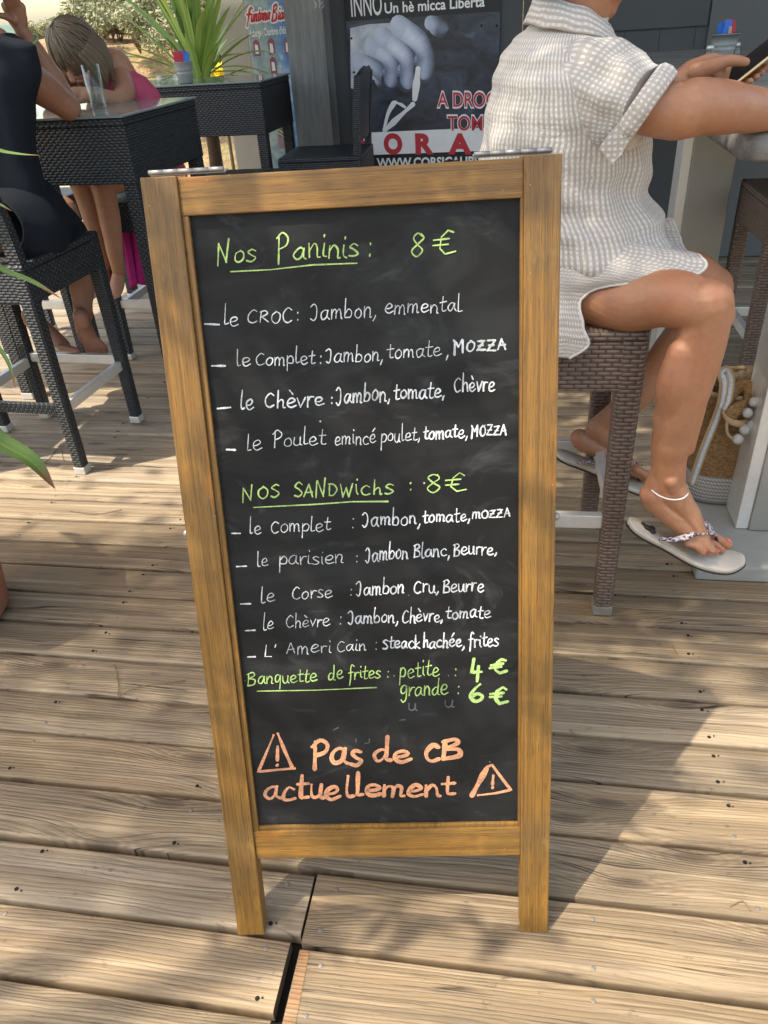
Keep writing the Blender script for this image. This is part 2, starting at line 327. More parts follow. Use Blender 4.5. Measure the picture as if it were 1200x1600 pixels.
    M['zinc'] = mat_plain("zinc_bucket", (0.34, 0.36, 0.355), 0.5, 0.25, 0.15, 60)
    M['sug_blue'] = mat_plain("blue_paper", (0.03, 0.16, 0.60), 0.5); M['sug_red'] = mat_plain("red_paper", (0.50, 0.03, 0.06), 0.5); M['sug_kraft'] = mat_plain("kraft_paper", (0.52, 0.38, 0.24), 0.7)
    M['paperwhite'] = mat_plain("white_paper", (0.78, 0.77, 0.74), 0.6, 0, 0.04)
    M['phone'] = mat_plain("phone_screen_glass", (0.012, 0.012, 0.016), 0.06, 0, 0.1, 10, 0, 0.6)
    M['gold'] = mat_plain("gold_phone_frame", (0.72, 0.52, 0.28), 0.28, 0.9)
    M['bankdirt'] = None
    k = NT("dry_golden_bank"); o = k.obj(); a = k.noise(k.mapv(o, (1.2, 1.2, 4)), 1.6, 7, 0.7, 1.2); b = k.noise(o, 0.5, 4); s = k.noise(o, 9.0, 5, 0.7, 1.0)
    c = k.mix(k.ramp(a, [(0.36, 0.0), (0.62, 1.0)]), (0.21, 0.120, 0.055), (0.48, 0.32, 0.165)); c = k.mix(k.ramp(s, [(0.55, 0.0), (0.72, 0.7)]), c, (0.12, 0.075, 0.04)); c = k.mix(k.ramp(b, [(0.52, 0.0), (0.62, 0.6)]), c, (0.17, 0.16, 0.06)); k.bump(k.math('ADD', a, s), 0.9, 0.08)
    M['bankdirt'] = k.out(c, 0.95)
    M['hill'] = mat_plain("far_hill_scrub", (0.10, 0.15, 0.12), 0.95, 0, 0.35, 0.03)
    M['fol'] = mat_foliage("haze_paled_scrub", (0.17, 0.18, 0.09), (0.40, 0.40, 0.235))  # leaf colours lightened to stand in for distant haze and lens glare
    M['fol2'] = mat_foliage("overhead_foliage", (0.030, 0.055, 0.015), (0.09, 0.13, 0.04))
    M['yellow'] = mat_plain("yellow_petals", (0.75, 0.60, 0.02), 0.7)
    M['canvas'] = mat_plain("grey_canvas", (0.32, 0.31, 0.29), 0.9, 0, 0.08, 20, 0.2)
    M['reed'] = mat_plain("dry_reed", (0.30, 0.21, 0.10), 0.8, 0, 0.3, 8)
    M['dark'] = mat_plain("dark_void", (0.010, 0.008, 0.006), 0.95)
    M['worncap'] = mat_plain("worn_grey_cap", (0.24, 0.215, 0.18), 0.6, 0.2, 0.3, 60)
    M['screw'] = mat_plain("zinc_screw", (0.22, 0.20, 0.175), 0.5, 0.5)
setup_materials()

# ------------------------------------------------------------------ mesh helpers
class MB:
    """Collects shapes (world or thing-local coordinates) and links them as one mesh object; uv in metres."""
    def __init__(s): s.v = []; s.f = []; s.uv = []; s.mi = []; s.at = {}; s.sm = []
    def face(s, idx, uvs=None, mi=0, smooth=True, **attr):
        s.f.append(tuple(idx)); s.uv.append(uvs or [(0, 0)] * len(idx)); s.mi.append(mi); s.sm.append(smooth)
        for k, val in attr.items(): s.at.setdefault(k, {})[len(s.f) - 1] = val
    def addv(s, p): s.v.append(tuple(p)); return len(s.v) - 1
    def grid(s, rows, closed=True, cap=True, mi=0, smooth=True, uvs=None, **attr):
        """rows: list of rings (lists of points)"""
        n = len(rows[0]); base = len(s.v)
        for r in rows:
            for p in r: s.v.append(tuple(p))
        per = [0.0]
        mid = rows[len(rows) // 2]
        for j in range(1, n + 1): per.append(per[-1] + (V(mid[j % n]) - V(mid[j - 1])).length)
        ln = [0.0]
        for i in range(1, len(rows)):
            ca = sum((V(p) for p in rows[i]), V()) / n; cb = sum((V(p) for p in rows[i - 1]), V()) / n
            ln.append(ln[-1] + (ca - cb).length)
        for i in range(len(rows) - 1):
            for j in range(n if closed else n - 1):
                a = base + i * n + j; b = base + i * n + (j + 1) % n; c = base + (i + 1) * n + (j + 1) % n; d = base + (i + 1) * n + j
                if uvs: q = [uvs(i, j), uvs(i, j + 1), uvs(i + 1, j + 1), uvs(i + 1, j)]
                else: q = [(per[j], ln[i]), (per[j + 1], ln[i]), (per[j + 1], ln[i + 1]), (per[j], ln[i + 1])]
                s.face((a, b, c, d), q, mi, smooth, **attr)
        if closed and cap:
            s.face([base + j for j in range(n)][::-1], [(per[j], 0) for j in range(n)], mi, False, **attr)
            s.face([base + (len(rows) - 1) * n + j for j in range(n)], [(per[j], 0) for j in range(n)], mi, False, **attr)
    def box(s, c, d, rot=None, mi=0, bev=0.0, taper=1.0, **attr):
        """bevelled box, centre c, size d, optional 3x3/4x4 rotation"""
        bm = bmesh.new(); bmesh.ops.create_cube(bm, size=1.0)
        for q in bm.verts:
            t = taper if q.co.z > 0 else 1.0
            q.co = V((q.co.x * d[0] * t, q.co.y * d[1] * t, q.co.z * d[2]))
        if bev: bmesh.ops.bevel(bm, geom=list(bm.edges) + list(bm.verts), offset=bev, segments=2, affect='EDGES', profile=0.6)
        bm.normal_update()
        base = len(s.v); cv = V(c)
        for i, q in enumerate(bm.verts):
            q.index = i; s.v.append(tuple((rot @ q.co if rot is not None else q.co) + cv))
        for f in bm.faces:
            nrm = f.normal; ax = max(range(3), key=lambda t: abs(nrm[t]))
            uv = []
            for q in f.verts:
                x, y, z = q.co
                uv.append((y, z) if ax == 0 else (x, z) if ax == 1 else (x, y))
            s.face([base + q.index for q in f.verts], uv, mi, False, **attr)
        bm.free()
    def beam(s, p0, p1, w, h, up=(0, 0, 1), mi=0, bev=0.002, **attr):
        """rectangular bar from p0 to p1; uv v runs along it"""
        p0 = V(p0); p1 = V(p1); d = p1 - p0; L = d.length; z = d / L
        x = V(up).cross(z)
        if x.length < 1e-4: x = V((1, 0, 0)).cross(z)
        x.normalize(); y = z.cross(x)
        rot = Matrix((x, y, z)).transposed()
        s.box((p0 + p1) / 2, (w, h, L), rot, mi, bev, **attr)
    def tube(s, pts, rad, n=10, mi=0, cap=True, sub=0, **attr):
        pts = [V(p) for p in pts]
        if not isinstance(rad, (list, tuple)): rad = [rad] * len(pts)
        if sub: pts, rad = smooth_path(pts, rad, sub)
        s.grid(rings(pts, rad, rad, n), True, cap, mi, **attr)
    def lathe(s, prof, c=(0, 0, 0), n=28, mi=0, rot=None, cap=True, **attr):
        c = V(c); rr = []
        for r, z in prof:
            rr.append([(rot @ V((r * math.cos(2 * PI * j / n), r * math.sin(2 * PI * j / n), z)) if rot is not None else V((r * math.cos(2 * PI * j / n), r * math.sin(2 * PI * j / n), z))) + c for j in range(n)])
        s.grid(rr, True, cap, mi, **attr)
    def ball(s, c, r, n=14, mi=0, **attr):
        c = V(c); r = V((r, r, r)) if not hasattr(r, '__len__') else V(r)
        rows = []
        for i in range(n // 2 + 1):
            a = PI * (i + 0.02) / (n // 2 + 0.04)
            rows.append([c + V((r.x * math.sin(a) * math.cos(2 * PI * j / n), r.y * math.sin(a) * math.sin(2 * PI * j / n), -r.z * math.cos(a))) for j in range(n)])
        s.grid(rows, True, True, mi, **attr)
    def quad(s, a, b, c, d, mi=0, uv=None, **attr):
        i = len(s.v); s.v += [tuple(a), tuple(b), tuple(c), tuple(d)]
        s.face((i, i + 1, i + 2, i + 3), uv or [(0, 0), (1, 0), (1, 1), (0, 1)], mi, False, **attr)
    def build(s, name, mat, parent=None, local=False):
        me = bpy.data.meshes.new(name)
        off = V((0, 0, 0))
        if parent is not None and not local: off = root_loc(parent)
        me.from_pydata([tuple(V(p) - off) for p in s.v], [], s.f)
        for mt in (mat if isinstance(mat, (list, tuple)) else [mat]): me.materials.append(mt)
        uvl = me.uv_layers.new(name="UVMap")
        k = 0
        for p, uvs, mi, smo in zip(me.polygons, s.uv, s.mi, s.sm):
            p.material_index = mi; p.use_smooth = smo
            for t in range(p.loop_total): uvl.data[p.loop_start + t].uv = uvs[t]
        for key, dd in s.at.items():
            a = me.attributes.new(key, 'FLOAT', 'FACE')
            for i, val in dd.items(): a.data[i].value = val
        me.validate(); me.update()
        o = bpy.data.objects.new(name, me); COL.objects.link(o)
        if parent is not None: o.parent = parent
        return o

def root_loc(p):
    l = V(p.location)
    while p.parent is not None: p = p.parent; l = l + V(p.location)
    return l
def smooth_path(pts, rad, k=4):
    P = [pts[0] * 2 - pts[1]] + list(pts) + [pts[-1] * 2 - pts[-2]]
    multi = isinstance(rad[0], (tuple, list))
    Rr = [V(r) if multi else r for r in rad]; Rr = [Rr[0]] + Rr + [Rr[-1]]
    op = []; orr = []
    for i in range(1, len(P) - 2):
        for j in range(k):
            t = j / k; t2 = t * t; t3 = t2 * t
            a, b, c, d = -t3 / 2 + t2 - t / 2, 1.5 * t3 - 2.5 * t2 + 1, -1.5 * t3 + 2 * t2 + t / 2, t3 / 2 - t2 / 2
            op.append(P[i - 1] * a + P[i] * b + P[i + 1] * c + P[i + 2] * d)
            u = t * t * (3 - 2 * t)
            orr.append(Rr[i] * (1 - u) + Rr[i + 1] * u)
    op.append(pts[-1]); orr.append(Rr[-2])
    return op, orr
def rings(pts, ra, rb, n, ref=None):
    out = []; prev = None
    for i, p in enumerate(pts):
        t = (pts[min(i + 1, len(pts) - 1)] - pts[max(i - 1, 0)]).normalized()
        if prev is None:
            r = V(ref) if ref is not None else (V((0, 0, 1)) if abs(t.z) < 0.9 else V((1, 0, 0)))
        else: r = V(ref) if ref is not None else prev
        x = (r - t * r.dot(t))
        if x.length < 1e-5: x = (V((0, 1, 0)) - t * t.y)
        x.normalize(); y = t.cross(x); prev = x
        out.append([p + x * (ra[i] * math.cos(2 * PI * j / n)) + y * (rb[i] * math.sin(2 * PI * j / n)) for j in range(n)])
    return out
def thing(name, label, cat, loc=(0, 0, 0), rz=0.0, group=None):
    o = bpy.data.objects.new(name, None); COL.objects.link(o); o.empty_display_size = 0.05
    o.location = loc; o.rotation_euler = (0, 0, rz)
    return tag(o, label, cat, group)
def tag(o, label=None, cat=None, group=None, kind=None):
    if label: o['label'] = label
    if cat: o['category'] = cat
    if group: o['group'] = group
    if kind: o['kind'] = kind
    return o
def dup(o, parent=None):
    c = o.copy(); COL.objects.link(c)
    if parent is not None: c.parent = parent
    for ch in list(o.children): dup(ch, c)
    return c
def mesh_from(o):
    dg = bpy.context.evaluated_depsgraph_get(); dg.update()
    return bpy.data.meshes.new_from_object(o.evaluated_get(dg))

def limb(mb, pts, rad, ref=None, n=28, sub=9, capk=1.0):
    """closed tapered limb; rad entries r or (ra, rb) with ra measured along ref"""
    pts = [V(p) for p in pts]
    rad = [r if isinstance(r, tuple) else (r, r) for r in rad]
    P, Rr = smooth_path(pts, rad, sub)
    ra = [r[0] for r in Rr]; rb = [r[1] for r in Rr]
    t0 = (P[0] - P[1]).normalized(); t1 = (P[-1] - P[-2]).normalized()
    A = []; B = []
    for a in (75, 50, 25):
        c, s_ = math.cos(math.radians(a)), math.sin(math.radians(a))
        A.append((P[0] + t0 * (min(ra[0], rb[0]) * s_ * capk), ra[0] * c, rb[0] * c))
    for a in (25, 50, 75):
        c, s_ = math.cos(math.radians(a)), math.sin(math.radians(a))
        B.append((P[-1] + t1 * (min(ra[-1], rb[-1]) * s_ * capk), ra[-1] * c, rb[-1] * c))
    allp = [a[0] for a in A] + P + [b[0] for b in B]
    ra = [a[1] for a in A] + ra + [b[1] for b in B]; rb = [a[2] for a in A] + rb + [b[2] for b in B]
    mb.grid(rings(allp, ra, rb, n, ref), True, True)
def fuse(name, mb, mat, parent, voxel=0.004, smooth=6, factor=0.5, deform=None):
    """grow overlapping limbs into one continuous surface"""
    o = mb.build("body_source", mat)
    md = o.modifiers.new("r", 'REMESH'); md.mode = 'VOXEL'; md.voxel_size = voxel; md.use_smooth_shade = True
    sm = o.modifiers.new("s", 'SMOOTH'); sm.factor = factor; sm.iterations = smooth
    me = mesh_from(o); old = o.data
    bpy.data.objects.remove(o); bpy.data.meshes.remove(old)
    off = root_loc(parent) if parent is not None else V()
    for q in me.vertices:
        p = q.co.copy()
        if deform: p = deform(p)
        q.co = p - off
    me.materials.clear()
    for mt in (mat if isinstance(mat, (list, tuple)) else [mat]): me.materials.append(mt)
    for p in me.polygons: p.use_smooth = True
    me.name = name
    r = bpy.data.objects.new(name, me); COL.objects.link(r)
    if parent is not None: r.parent = parent
    return r
def text_mesh(s, height, wid=None, bold=0.0, shear=0.0, extrude=0.0006, origin=None, ux=None, uy=None, mb=None, mi=0, align='LEFT'):
    """printed lettering laid out on a surface: origin + ux*x + uy*y"""
    cu = bpy.data.curves.new("t", 'FONT'); cu.body = s; cu.size = 1.0; cu.offset = bold; cu.shear = shear; cu.extrude = 0.0; cu.resolution_u = 4
    o = bpy.data.objects.new("t", cu); COL.objects.link(o)
    me = mesh_from(o)
    xs = [q.co.x for q in me.vertices]; x0, x1 = min(xs), max(xs)
    sy = height / 0.72; sx = (wid / (x1 - x0)) if wid else sy
    nz = ux.cross(uy).normalized(); base = len(mb.v)
    for q in me.vertices:
        x = (q.co.x - x0) * sx; y = q.co.y * sy
        mb.v.append(tuple(origin + ux * x + uy * y + nz * extrude))
    for p in me.polygons: mb.face([base + i for i in p.vertices], None, mi, False)
    bpy.data.objects.remove(o); bpy.data.curves.remove(cu); bpy.data.meshes.remove(me)

# ------------------------------------------------------------------ the deck
ANG = math.radians(-7.5)
DU = V((math.cos(ANG), math.sin(ANG), 0)); DN = V((-math.sin(ANG), math.cos(ANG), 0)); UP = V((0, 0, 1))
def build_deck():
    mb = MB(); scr = MB()
    right = [-0.9, -0.64, -0.38, -0.12, 0.13, 0.27, 0.40, 0.53, 0.6645, 0.803]
    left = [-0.9, -0.64, -0.36, -0.10, 0.16, 0.30, 0.432, 0.552, 0.6765, 0.7985]
    common = [0.803, 0.933, 1.062, 1.184, 1.309, 1.431, 1.555, 1.680, 1.796]
    n = 1.796
    while n < 8.2: n += 0.1235 + random.uniform(-0.004, 0.004); common.append(n)
    def board(n0, n1, u0, u1, skew=0.0, rust=0.0, tone=None):
        g = 0.0042; n0 += g; n1 -= g; z = random.uniform(-0.0030, 0.0015); r = random.uniform(0, .40) if n0 > 1.9 else random.uniform(.22, 1.0)
        tone = tone if tone is not None else (random.uniform(0.92, 1.14) if n0 > 1.9 else random.uniform(0.74, 1.02)); bv = 0.0055; T = 0.028
        cup = random.uniform(-0.001, 0.0012)
        prof = [(n0, -T), (n0, -bv), (n0 + bv * 0.35, -bv * 0.3), (n0 + bv, 0), ((n0 * 3 + n1) / 4, cup * .7), ((n0 + n1) / 2, cup), ((n0 + n1 * 3) / 4, cup * .7), (n1 - bv, 0), (n1 - bv * 0.35, -bv * 0.3), (n1, -bv), (n1, -T)]
        nseg = max(2, int((u1 - u0) / 0.25)); rows = []
        su = random.uniform(0, 50); ph = random.uniform(0, 6)
        for i in range(nseg + 1):
            u = u0 + (u1 - u0) * i / nseg
            wv = 0.0012 * math.sin(u * 2.1 + ph)
            rows.append([DU * (u + (skew * (q[0] - n0))) + DN * (q[0] + wv) + UP * (q[1] + z) for q in prof])
        us = lambda i: u0 + (u1 - u0) * i / nseg + su
        rr = random.uniform(0, 9)
        mb.grid(rows, False, False, 0, True, lambda i, j: (us(i), prof[min(j, len(prof) - 1)][0] - n0 + rr), rnd=r, tone=tone, rust=0.0)
        for e in (0, nseg):
            b = len(mb.v)
            for p in rows[e]: mb.v.append(tuple(p))
            mb.face(range(b, b + len(prof)), None, 0, False, rnd=r, tone=tone * 0.7, rust=0.0)
        if rust:
            w_ = 0.022
            mb.quad(*[DU * (u0 + a) + DN * q + UP * (z + abs(cup) + 0.0012) for a, q in ((0.001, n0 + .004), (w_, n0 + .004), (w_ * 0.8, n1 - .004), (0.001, n1 - .004))], uv=[(su, rr), (su + w_, rr), (su + w_, rr + .12), (su, rr + .12)], rnd=r, tone=tone, rust=1.0)
        return z
    def screws(u, n0, n1, z):
        for fr in (0.2, 0.8):
            p = DU * (u + random.uniform(-.008, .008)) + DN * (n0 + (n1 - n0) * fr + random.uniform(-.006, .006)) + UP * (z + 0.0012)
            k = random.random()
            scr.lathe([(0.0040, -0.003), (0.0040, -0.0004), (0.0034, 0.0002), (0.0010, -0.0004)], p, 12, 0 if k > .45 else 1)
            if k < 0.45:
                q = p + DU * random.uniform(.007, .012) + DN * random.uniform(-.004, .004)
                scr.lathe([(0.0020, -0.003), (0.0018, 0.0002)], q, 9, 1)
    UJ = 0.0
    jl = lambda n: gr(440, 1600).dot(DU) + 0.0 * n
    uj = gr(470, 1440).dot(DU)
    for i in range(len(right) - 1):
        z = board(right[i], right[i + 1], uj + 0.010, 5.5, 0, 1.0 if i == len(right) - 3 else 0.0); screws(uj + 0.045, right[i], right[i + 1], z); screws(uj + 0.50, right[i], right[i + 1], z); screws(uj + .95, right[i], right[i + 1], z)
    for i in range(len(left) - 1):
        z = board(left[i], left[i + 1], -5.5, uj - (0.010 if i < len(left) - 2 else -0.005)); screws(uj - 0.045, left[i], left[i + 1], z); screws(uj - 0.55, left[i], left[i + 1], z)
    for i in range(len(common) - 1):
        z = board(common[i], common[i + 1], -7.0, 6.0)
        for u in (-1.55, -1.05, -0.62, 0.45, 0.98, 1.5):
            if common[i] < 3.5: screws(u + 0.012 * math.sin(i * 3.1), common[i], common[i + 1], z)
    o = mb.build("deck", M['deck']); tag(o, "weathered wooden plank deck of the terrace", "deck", kind="structure")
    s = scr.build("screws", [M['screw'], M['dark']], o); tag(s, kind="stuff")
    j = MB()
    for n_ in range(-1, 12): j.box(DU * 0 + DN * (n_ * 0.0) + V((-4 + n_ * 0.75, 3, -0.12)), (0.06, 12, 0.16), bev=0.003)
    jo = j.build("deck_joists", M['dark']); tag(jo, "dark joists under the wooden deck", "joists", kind="structure")
    # twigs fallen on the boards
    tw = MB()
    for pts in ([(98, 690), (80, 715), (66, 728)], [(95, 695), (98, 715), (101, 722)], [(180, 1040), (186, 1075), (184, 1092)], [(184, 1092), (215, 1075), (290, 1065)], [(890, 1142), (905, 1158)], [(1050, 1010), (1058, 1024)], [(1140, 1418), (1160, 1410), (1172, 1425)], [(110, 800), (150, 805), (190, 798)]):
        tw.tube([gr(*p) + UP * 0.004 for p in pts], 0.0011, 5, sub=3)
    t = tw.build("pine_needles", M['drytwig']); tag(t, "dry brown pine needles scattered on the deck boards", "pine needles", kind="stuff")
build_deck()

# ------------------------------------------------------------------ the menu board
BW, BL = 0.54, 1.2289
B0 = V((-0.3482, 0.7203, 0.0)); BU = V((1, 0, 0)); BV = V((0, 0.275, 0.9614)).normalized(); BN = BU.cross(BV)   # BN faces the camera
if BN.y > 0: BN = -BN
def bp(u, v, wz=0.0): return B0 + BU * u + BV * v + BN * wz
def buv(px, py, wz=0.0):
    q = hit(px, py, B0 + BN * wz, BN) - B0; return q.dot(BU), q.dot(BV)
def bbox(mb, u0, u1, v0, v1, w0, w1, bev=0.0015, mi=0, flip=False):
    mb.box(bp((u0 + u1) / 2, (v0 + v1) / 2, (w0 + w1) / 2), (u1 - u0, v1 - v0, w1 - w0), Matrix((BU, BV, BN)).transposed(), mi, bev)

# handwriting: one stroke alphabet, letters drawn by hand
G = {
 'a': (1.0, [[(.74, .88), (.45, 1), (.12, .72), (.06, .32), (.28, .02), (.58, .25), (.76, .9)], [(.77, .95), (.74, .3), (.95, .03)]]),
 'b': (.92, [[(.12, 2), (.1, 1.0), (.1, .08)], [(.1, .5), (.42, .95), (.76, .62), (.62, .08), (.12, .06)]]),
 'c': (.85, [[(.75, .85), (.45, 1), (.1, .62), (.16, .12), (.5, 0), (.8, .15)]]),
 'd': (1.05, [[(.72, .82), (.4, .95), (.08, .5), (.22, .03), (.56, .15), (.74, .7), (.78, 1.95)], [(.78, 1.1), (.78, .15), (1, .02)]]),
 'e': (.92, [[(.1, .45), (.5, .5), (.74, .76), (.5, 1), (.16, .78), (.1, .28), (.4, 0), (.88, .2)]]),
 'f': (.75, [[(.75, 1.75), (.5, 1.95), (.34, 1.5), (.32, .3), (.26, -.75)], [(0, .92), (.66, 1.0)]]),
 'g': (.95, [[(.74, .9), (.4, 1), (.1, .62), (.25, .1), (.6, .3), (.76, .95), (.74, -.45), (.42, -.85), (.08, -.6)]]),
 'h': (.88, [[(.12, 2), (.1, 0)], [(.1, .5), (.38, .95), (.64, .75), (.68, .05), (.82, 0)]]),
 'i': (.42, [[(.15, 1), (.15, .2), (.34, .02)], [(.18, 1.48), (.19, 1.6)]]),
 'k': (.85, [[(.1, 1.9), (.1, 0)], [(.68, .95), (.12, .42), (.74, 0)]]),
 'l': (.5, [[(.12, 2), (.08, .6), (.16, .06), (.46, .12)]]),
 'm': (1.3, [[(.08, 1), (.1, 0)], [(.1, .55), (.32, .98), (.55, .75), (.55, 0)], [(.55, .55), (.8, .98), (1.02, .75), (1.03, .05), (1.16, 0)]]),
 'n': (.92, [[(.08, 1), (.1, 0)], [(.1, .5), (.4, .98), (.66, .72), (.68, .06), (.84, .02)]]),
 'o': (.88, [[(.5, .98), (.14, .75), (.1, .25), (.4, 0), (.72, .28), (.7, .78), (.42, 1.0)]]),
 'p': (.88, [[(.1, 1), (.1, -.9)], [(.1, .6), (.4, 1), (.76, .68), (.64, .12), (.12, .1)]]),
 'q': (.95, [[(.74, .88), (.4, 1), (.1, .6), (.25, .05), (.6, .2), (.76, .95), (.77, -.85)]]),
 'r': (.7, [[(.1, 1), (.12, 0)], [(.12, .45), (.32, .92), (.66, .92)]]),
 's': (.75, [[(.66, .86), (.36, 1), (.12, .76), (.4, .52), (.66, .26), (.4, 0), (.04, .1)]]),
 't': (.72, [[(.32, 1.65), (.28, .25), (.46, .02), (.7, .1)], [(0, 1.0), (.68, 1.08)]]),
 'u': (.92, [[(.08, 1), (.1, .25), (.35, 0), (.62, .25), (.7, .98)], [(.7, .98), (.72, .15), (.9, .02)]]),
 'v': (.8, [[(.05, 1), (.34, .02)], [(.34, .02), (.72, 1.02)]]),
 'x': (.8, [[(.05, 1), (.7, 0)], [(.7, 1), (.05, 0)]]),
 'L': (.9, [[(.15, 1.7), (.1, .1)], [(.1, .1), (.75, .02)]]),
 'N': (1.15, [[(.12, -.05), (.14, 1.5)], [(.14, 1.5), (.8, .1)], [(.8, .1), (.88, 1.75)]]),
 'O': (1.0, [[(.5, 1.2), (.12, .9), (.08, .3), (.42, 0), (.8, .3), (.8, .9), (.45, 1.22)]]),
 'S': (.85, [[(.72, 1.1), (.4, 1.25), (.12, .95), (.42, .65), (.72, .3), (.42, 0), (.04, .1)]]),
 'A': (1.0, [[(.04, 0), (.42, 1.3)], [(.42, 1.3), (.84, 0)], [(.14, .48), (.78, .52)]]),
 'D': (1.0, [[(.12, 1.2), (.1, 0)], [(.02, 1.2), (.5, 1.1), (.8, .6), (.5, .08), (.1, 0)]]),
 'W': (1.3, [[(.05, 1.2), (.3, 0)], [(.3, 0), (.58, .9)], [(.58, .9), (.82, 0)], [(.82, 0), (1.15, 1.25)]]),
 'P': (1.0, [[(.2, 1.7), (.2, -.15)], [(0, 1.45), (.4, 1.85), (.88, 1.5), (.74, 1.0), (.22, .8)]]),
 'C': (1.05, [[(.85, 1.35), (.5, 1.55), (.1, 1.0), (.14, .3), (.5, 0), (.9, .2)]]),
 'R': (1.0, [[(.12, 1.3), (.12, 0)], [(.05, 1.25), (.5, 1.4), (.75, 1.0), (.2, .65)], [(.2, .65), (.85, 0)]]),
 'J': (.95, [[(.02, 1.3), (.35, 1.6), (.62, 1.2), (.60, .3), (.36, -.12), (.08, .12)]]),
 'M': (1.3, [[(.05, 1.5), (.25, 1.35), (.16, -.25)], [(.2, 1.3), (.55, .7)], [(.55, .7), (.95, 1.5)], [(.95, 1.5), (1.02, 0)]]),
 'Z': (1.0, [[(.08, 1.2), (.8, 1.22)], [(.8, 1.22), (.05, .05)], [(.05, .05), (.9, .02)], [(.2, .62), (.7, .66)]]),
 'B': (.95, [[(.12, 1.6), (.1, 0)], [(.02, 1.5), (.5, 1.7), (.7, 1.3), (.15, .9)], [(.15, .9), (.75, .75), (.75, .15), (.08, 0)]]),
 '8': (1.0, [[(.72, 1.55), (.4, 1.75), (.12, 1.45), (.4, .95), (.75, .45), (.42, 0), (.08, .4), (.42, .92), (.78, 1.35), (.6, 1.72)]]),
 '4': (1.0, [[(.3, 1.75), (.2, .62), (.9, .66)], [(.66, 1.15), (.64, -.2)]]),
 '6': (1.0, [[(.68, 1.7), (.3, 1.3), (.1, .6), (.3, .04), (.7, .12), (.82, .5), (.5, .75), (.15, .5)]]),
 '€': (1.2, [[(1.0, 1.55), (.75, 1.75), (.4, 1.3), (.34, .5), (.62, .05), (1.1, .2)], [(.02, 1.1), (.8, 1.15)], [(0, .72), (.72, .76)]]),
 ':': (.35, [[(.15, .98), (.17, 1.1)], [(.15, .1), (.17, .22)]]),
 ',': (.4, [[(.25, .12), (.2, -.1), (.08, -.38)]]),
 "'": (.3, [[(.2, 1.7), (.12, 1.3)]]),
 '!': (.4, [[(.2, 1.7), (.22, .5)], [(.22, .06), (.23, .16)]]),
}
G['è'] = (G['e'][0], G['e'][1] + [[(.28, 1.75), (.54, 1.35)]]); G['é'] = (G['e'][0], G['e'][1] + [[(.36, 1.3), (.66, 1.7)]])
G['E'] = G['e']
STRAIGHT = set("NAWZMLvkx4€")
ink_count = [0]
def ribbon(mb, pts, wd, surf, mi=0):
    """pen stroke with round ends lying on the surface; pts are surface (u, v) in metres"""
    P = [V((p[0], p[1])) for p in pts]
    ink_count[0] += 1; lift = 0.0006 + 0.00003 * (ink_count[0] % 14)
    L = []; R = []; ph = random.uniform(0, 99); lead = random.uniform(.62, .95)
    for i, p in enumerate(P):
        t = (P[min(i + 1, len(P) - 1)] - P[max(i - 1, 0)])
        if t.length < 1e-7: t = V((1, 0))
        t.normalize(); nn = V((-t.y, t.x)); f_ = i / max(1, len(P) - 1); ww = wd * (0.98 + 0.34 * math.sin(ph + f_ * 5.3) * math.sin(ph * 1.7 + f_ * 2.9) + 0.10 * (random.random() - .5)) * (lead + (1 - lead) * min(1, 3 * f_))
        L.append(p + nn * ww / 2); R.append(p - nn * ww / 2)
    t0 = (P[1] - P[0]).normalized(); t1 = (P[-1] - P[-2]).normalized()
    base = len(mb.v)
    for a, b in zip(L, R): mb.v.append(tuple(surf(a.x, a.y, lift))); mb.v.append(tuple(surf(b.x, b.y, lift)))
    for i in range(len(P) - 1): mb.face((base + 2 * i, base + 2 * i + 1, base + 2 * i + 3, base + 2 * i + 2), None, mi, False)
    for p, d in ((P[0], -t0), (P[-1], t1)):
        n = V((-d.y, d.x)); b = len(mb.v)
        for k in range(7):
            a = -PI / 2 + PI * k / 6; q = p + d * (math.cos(a) * wd * .45) + n * (math.sin(a) * wd * .45)
            mb.v.append(tuple(surf(q.x, q.y, lift + 0.000012)))
        mb.face(range(b, b + 7), None, mi, False)
def curve2(pts, straight):
    if straight or len(pts) < 3:
        out = []
        for i in range(len(pts) - 1):
            for k in range(4): out.append(tuple(pts[i][c] + (pts[i + 1][c] - pts[i][c]) * k / 4 for c in (0, 1)))
        return out + [pts[-1]]
    P = [V((p[0], p[1], 0)) for p in pts]
    q, _ = smooth_path(P, [0.0] * len(P), 6)
    return [(a.x, a.y) for a in q]
def word(mb, s, x0, x1, y0, y1, xh, wd, tf, surf, slant=0.10, jit=0.09):
    """write s between pixel columns x0..x1 on a baseline y0..y1 with x-height xh (photo pixels); tf turns pixels into surface metres"""
    tot = 0; items = []
    for ch in s:
        if ch == ' ': tot += .6; continue
        adv, st = G[ch]; items.append((tot, ch, st)); tot += adv + 0.06
    last = items[-1]; tot = last[0] + G[last[1]][0]
    sx = (x1 - x0) / tot
    for off, ch, st in items:
        dy = random.uniform(-jit, jit) * 1.4; sc = 1 + random.uniform(-jit, jit)
        for stroke in st:
            pts = curve2([(q[0] + random.uniform(-jit, jit) * .5, q[1] + random.uniform(-jit, jit) * .5) for q in stroke], ch in STRAIGHT)
            res = []
            for gx, gy in pts:
                X = x0 + (off + gx) * sx + slant * gy * xh * 0.5
                yb = y0 + (y1 - y0) * (X - x0) / max(1, (x1 - x0))
                res.append(tf(X, yb - (gy * sc + dy) * xh))
            ribbon(mb, res, wd, surf)

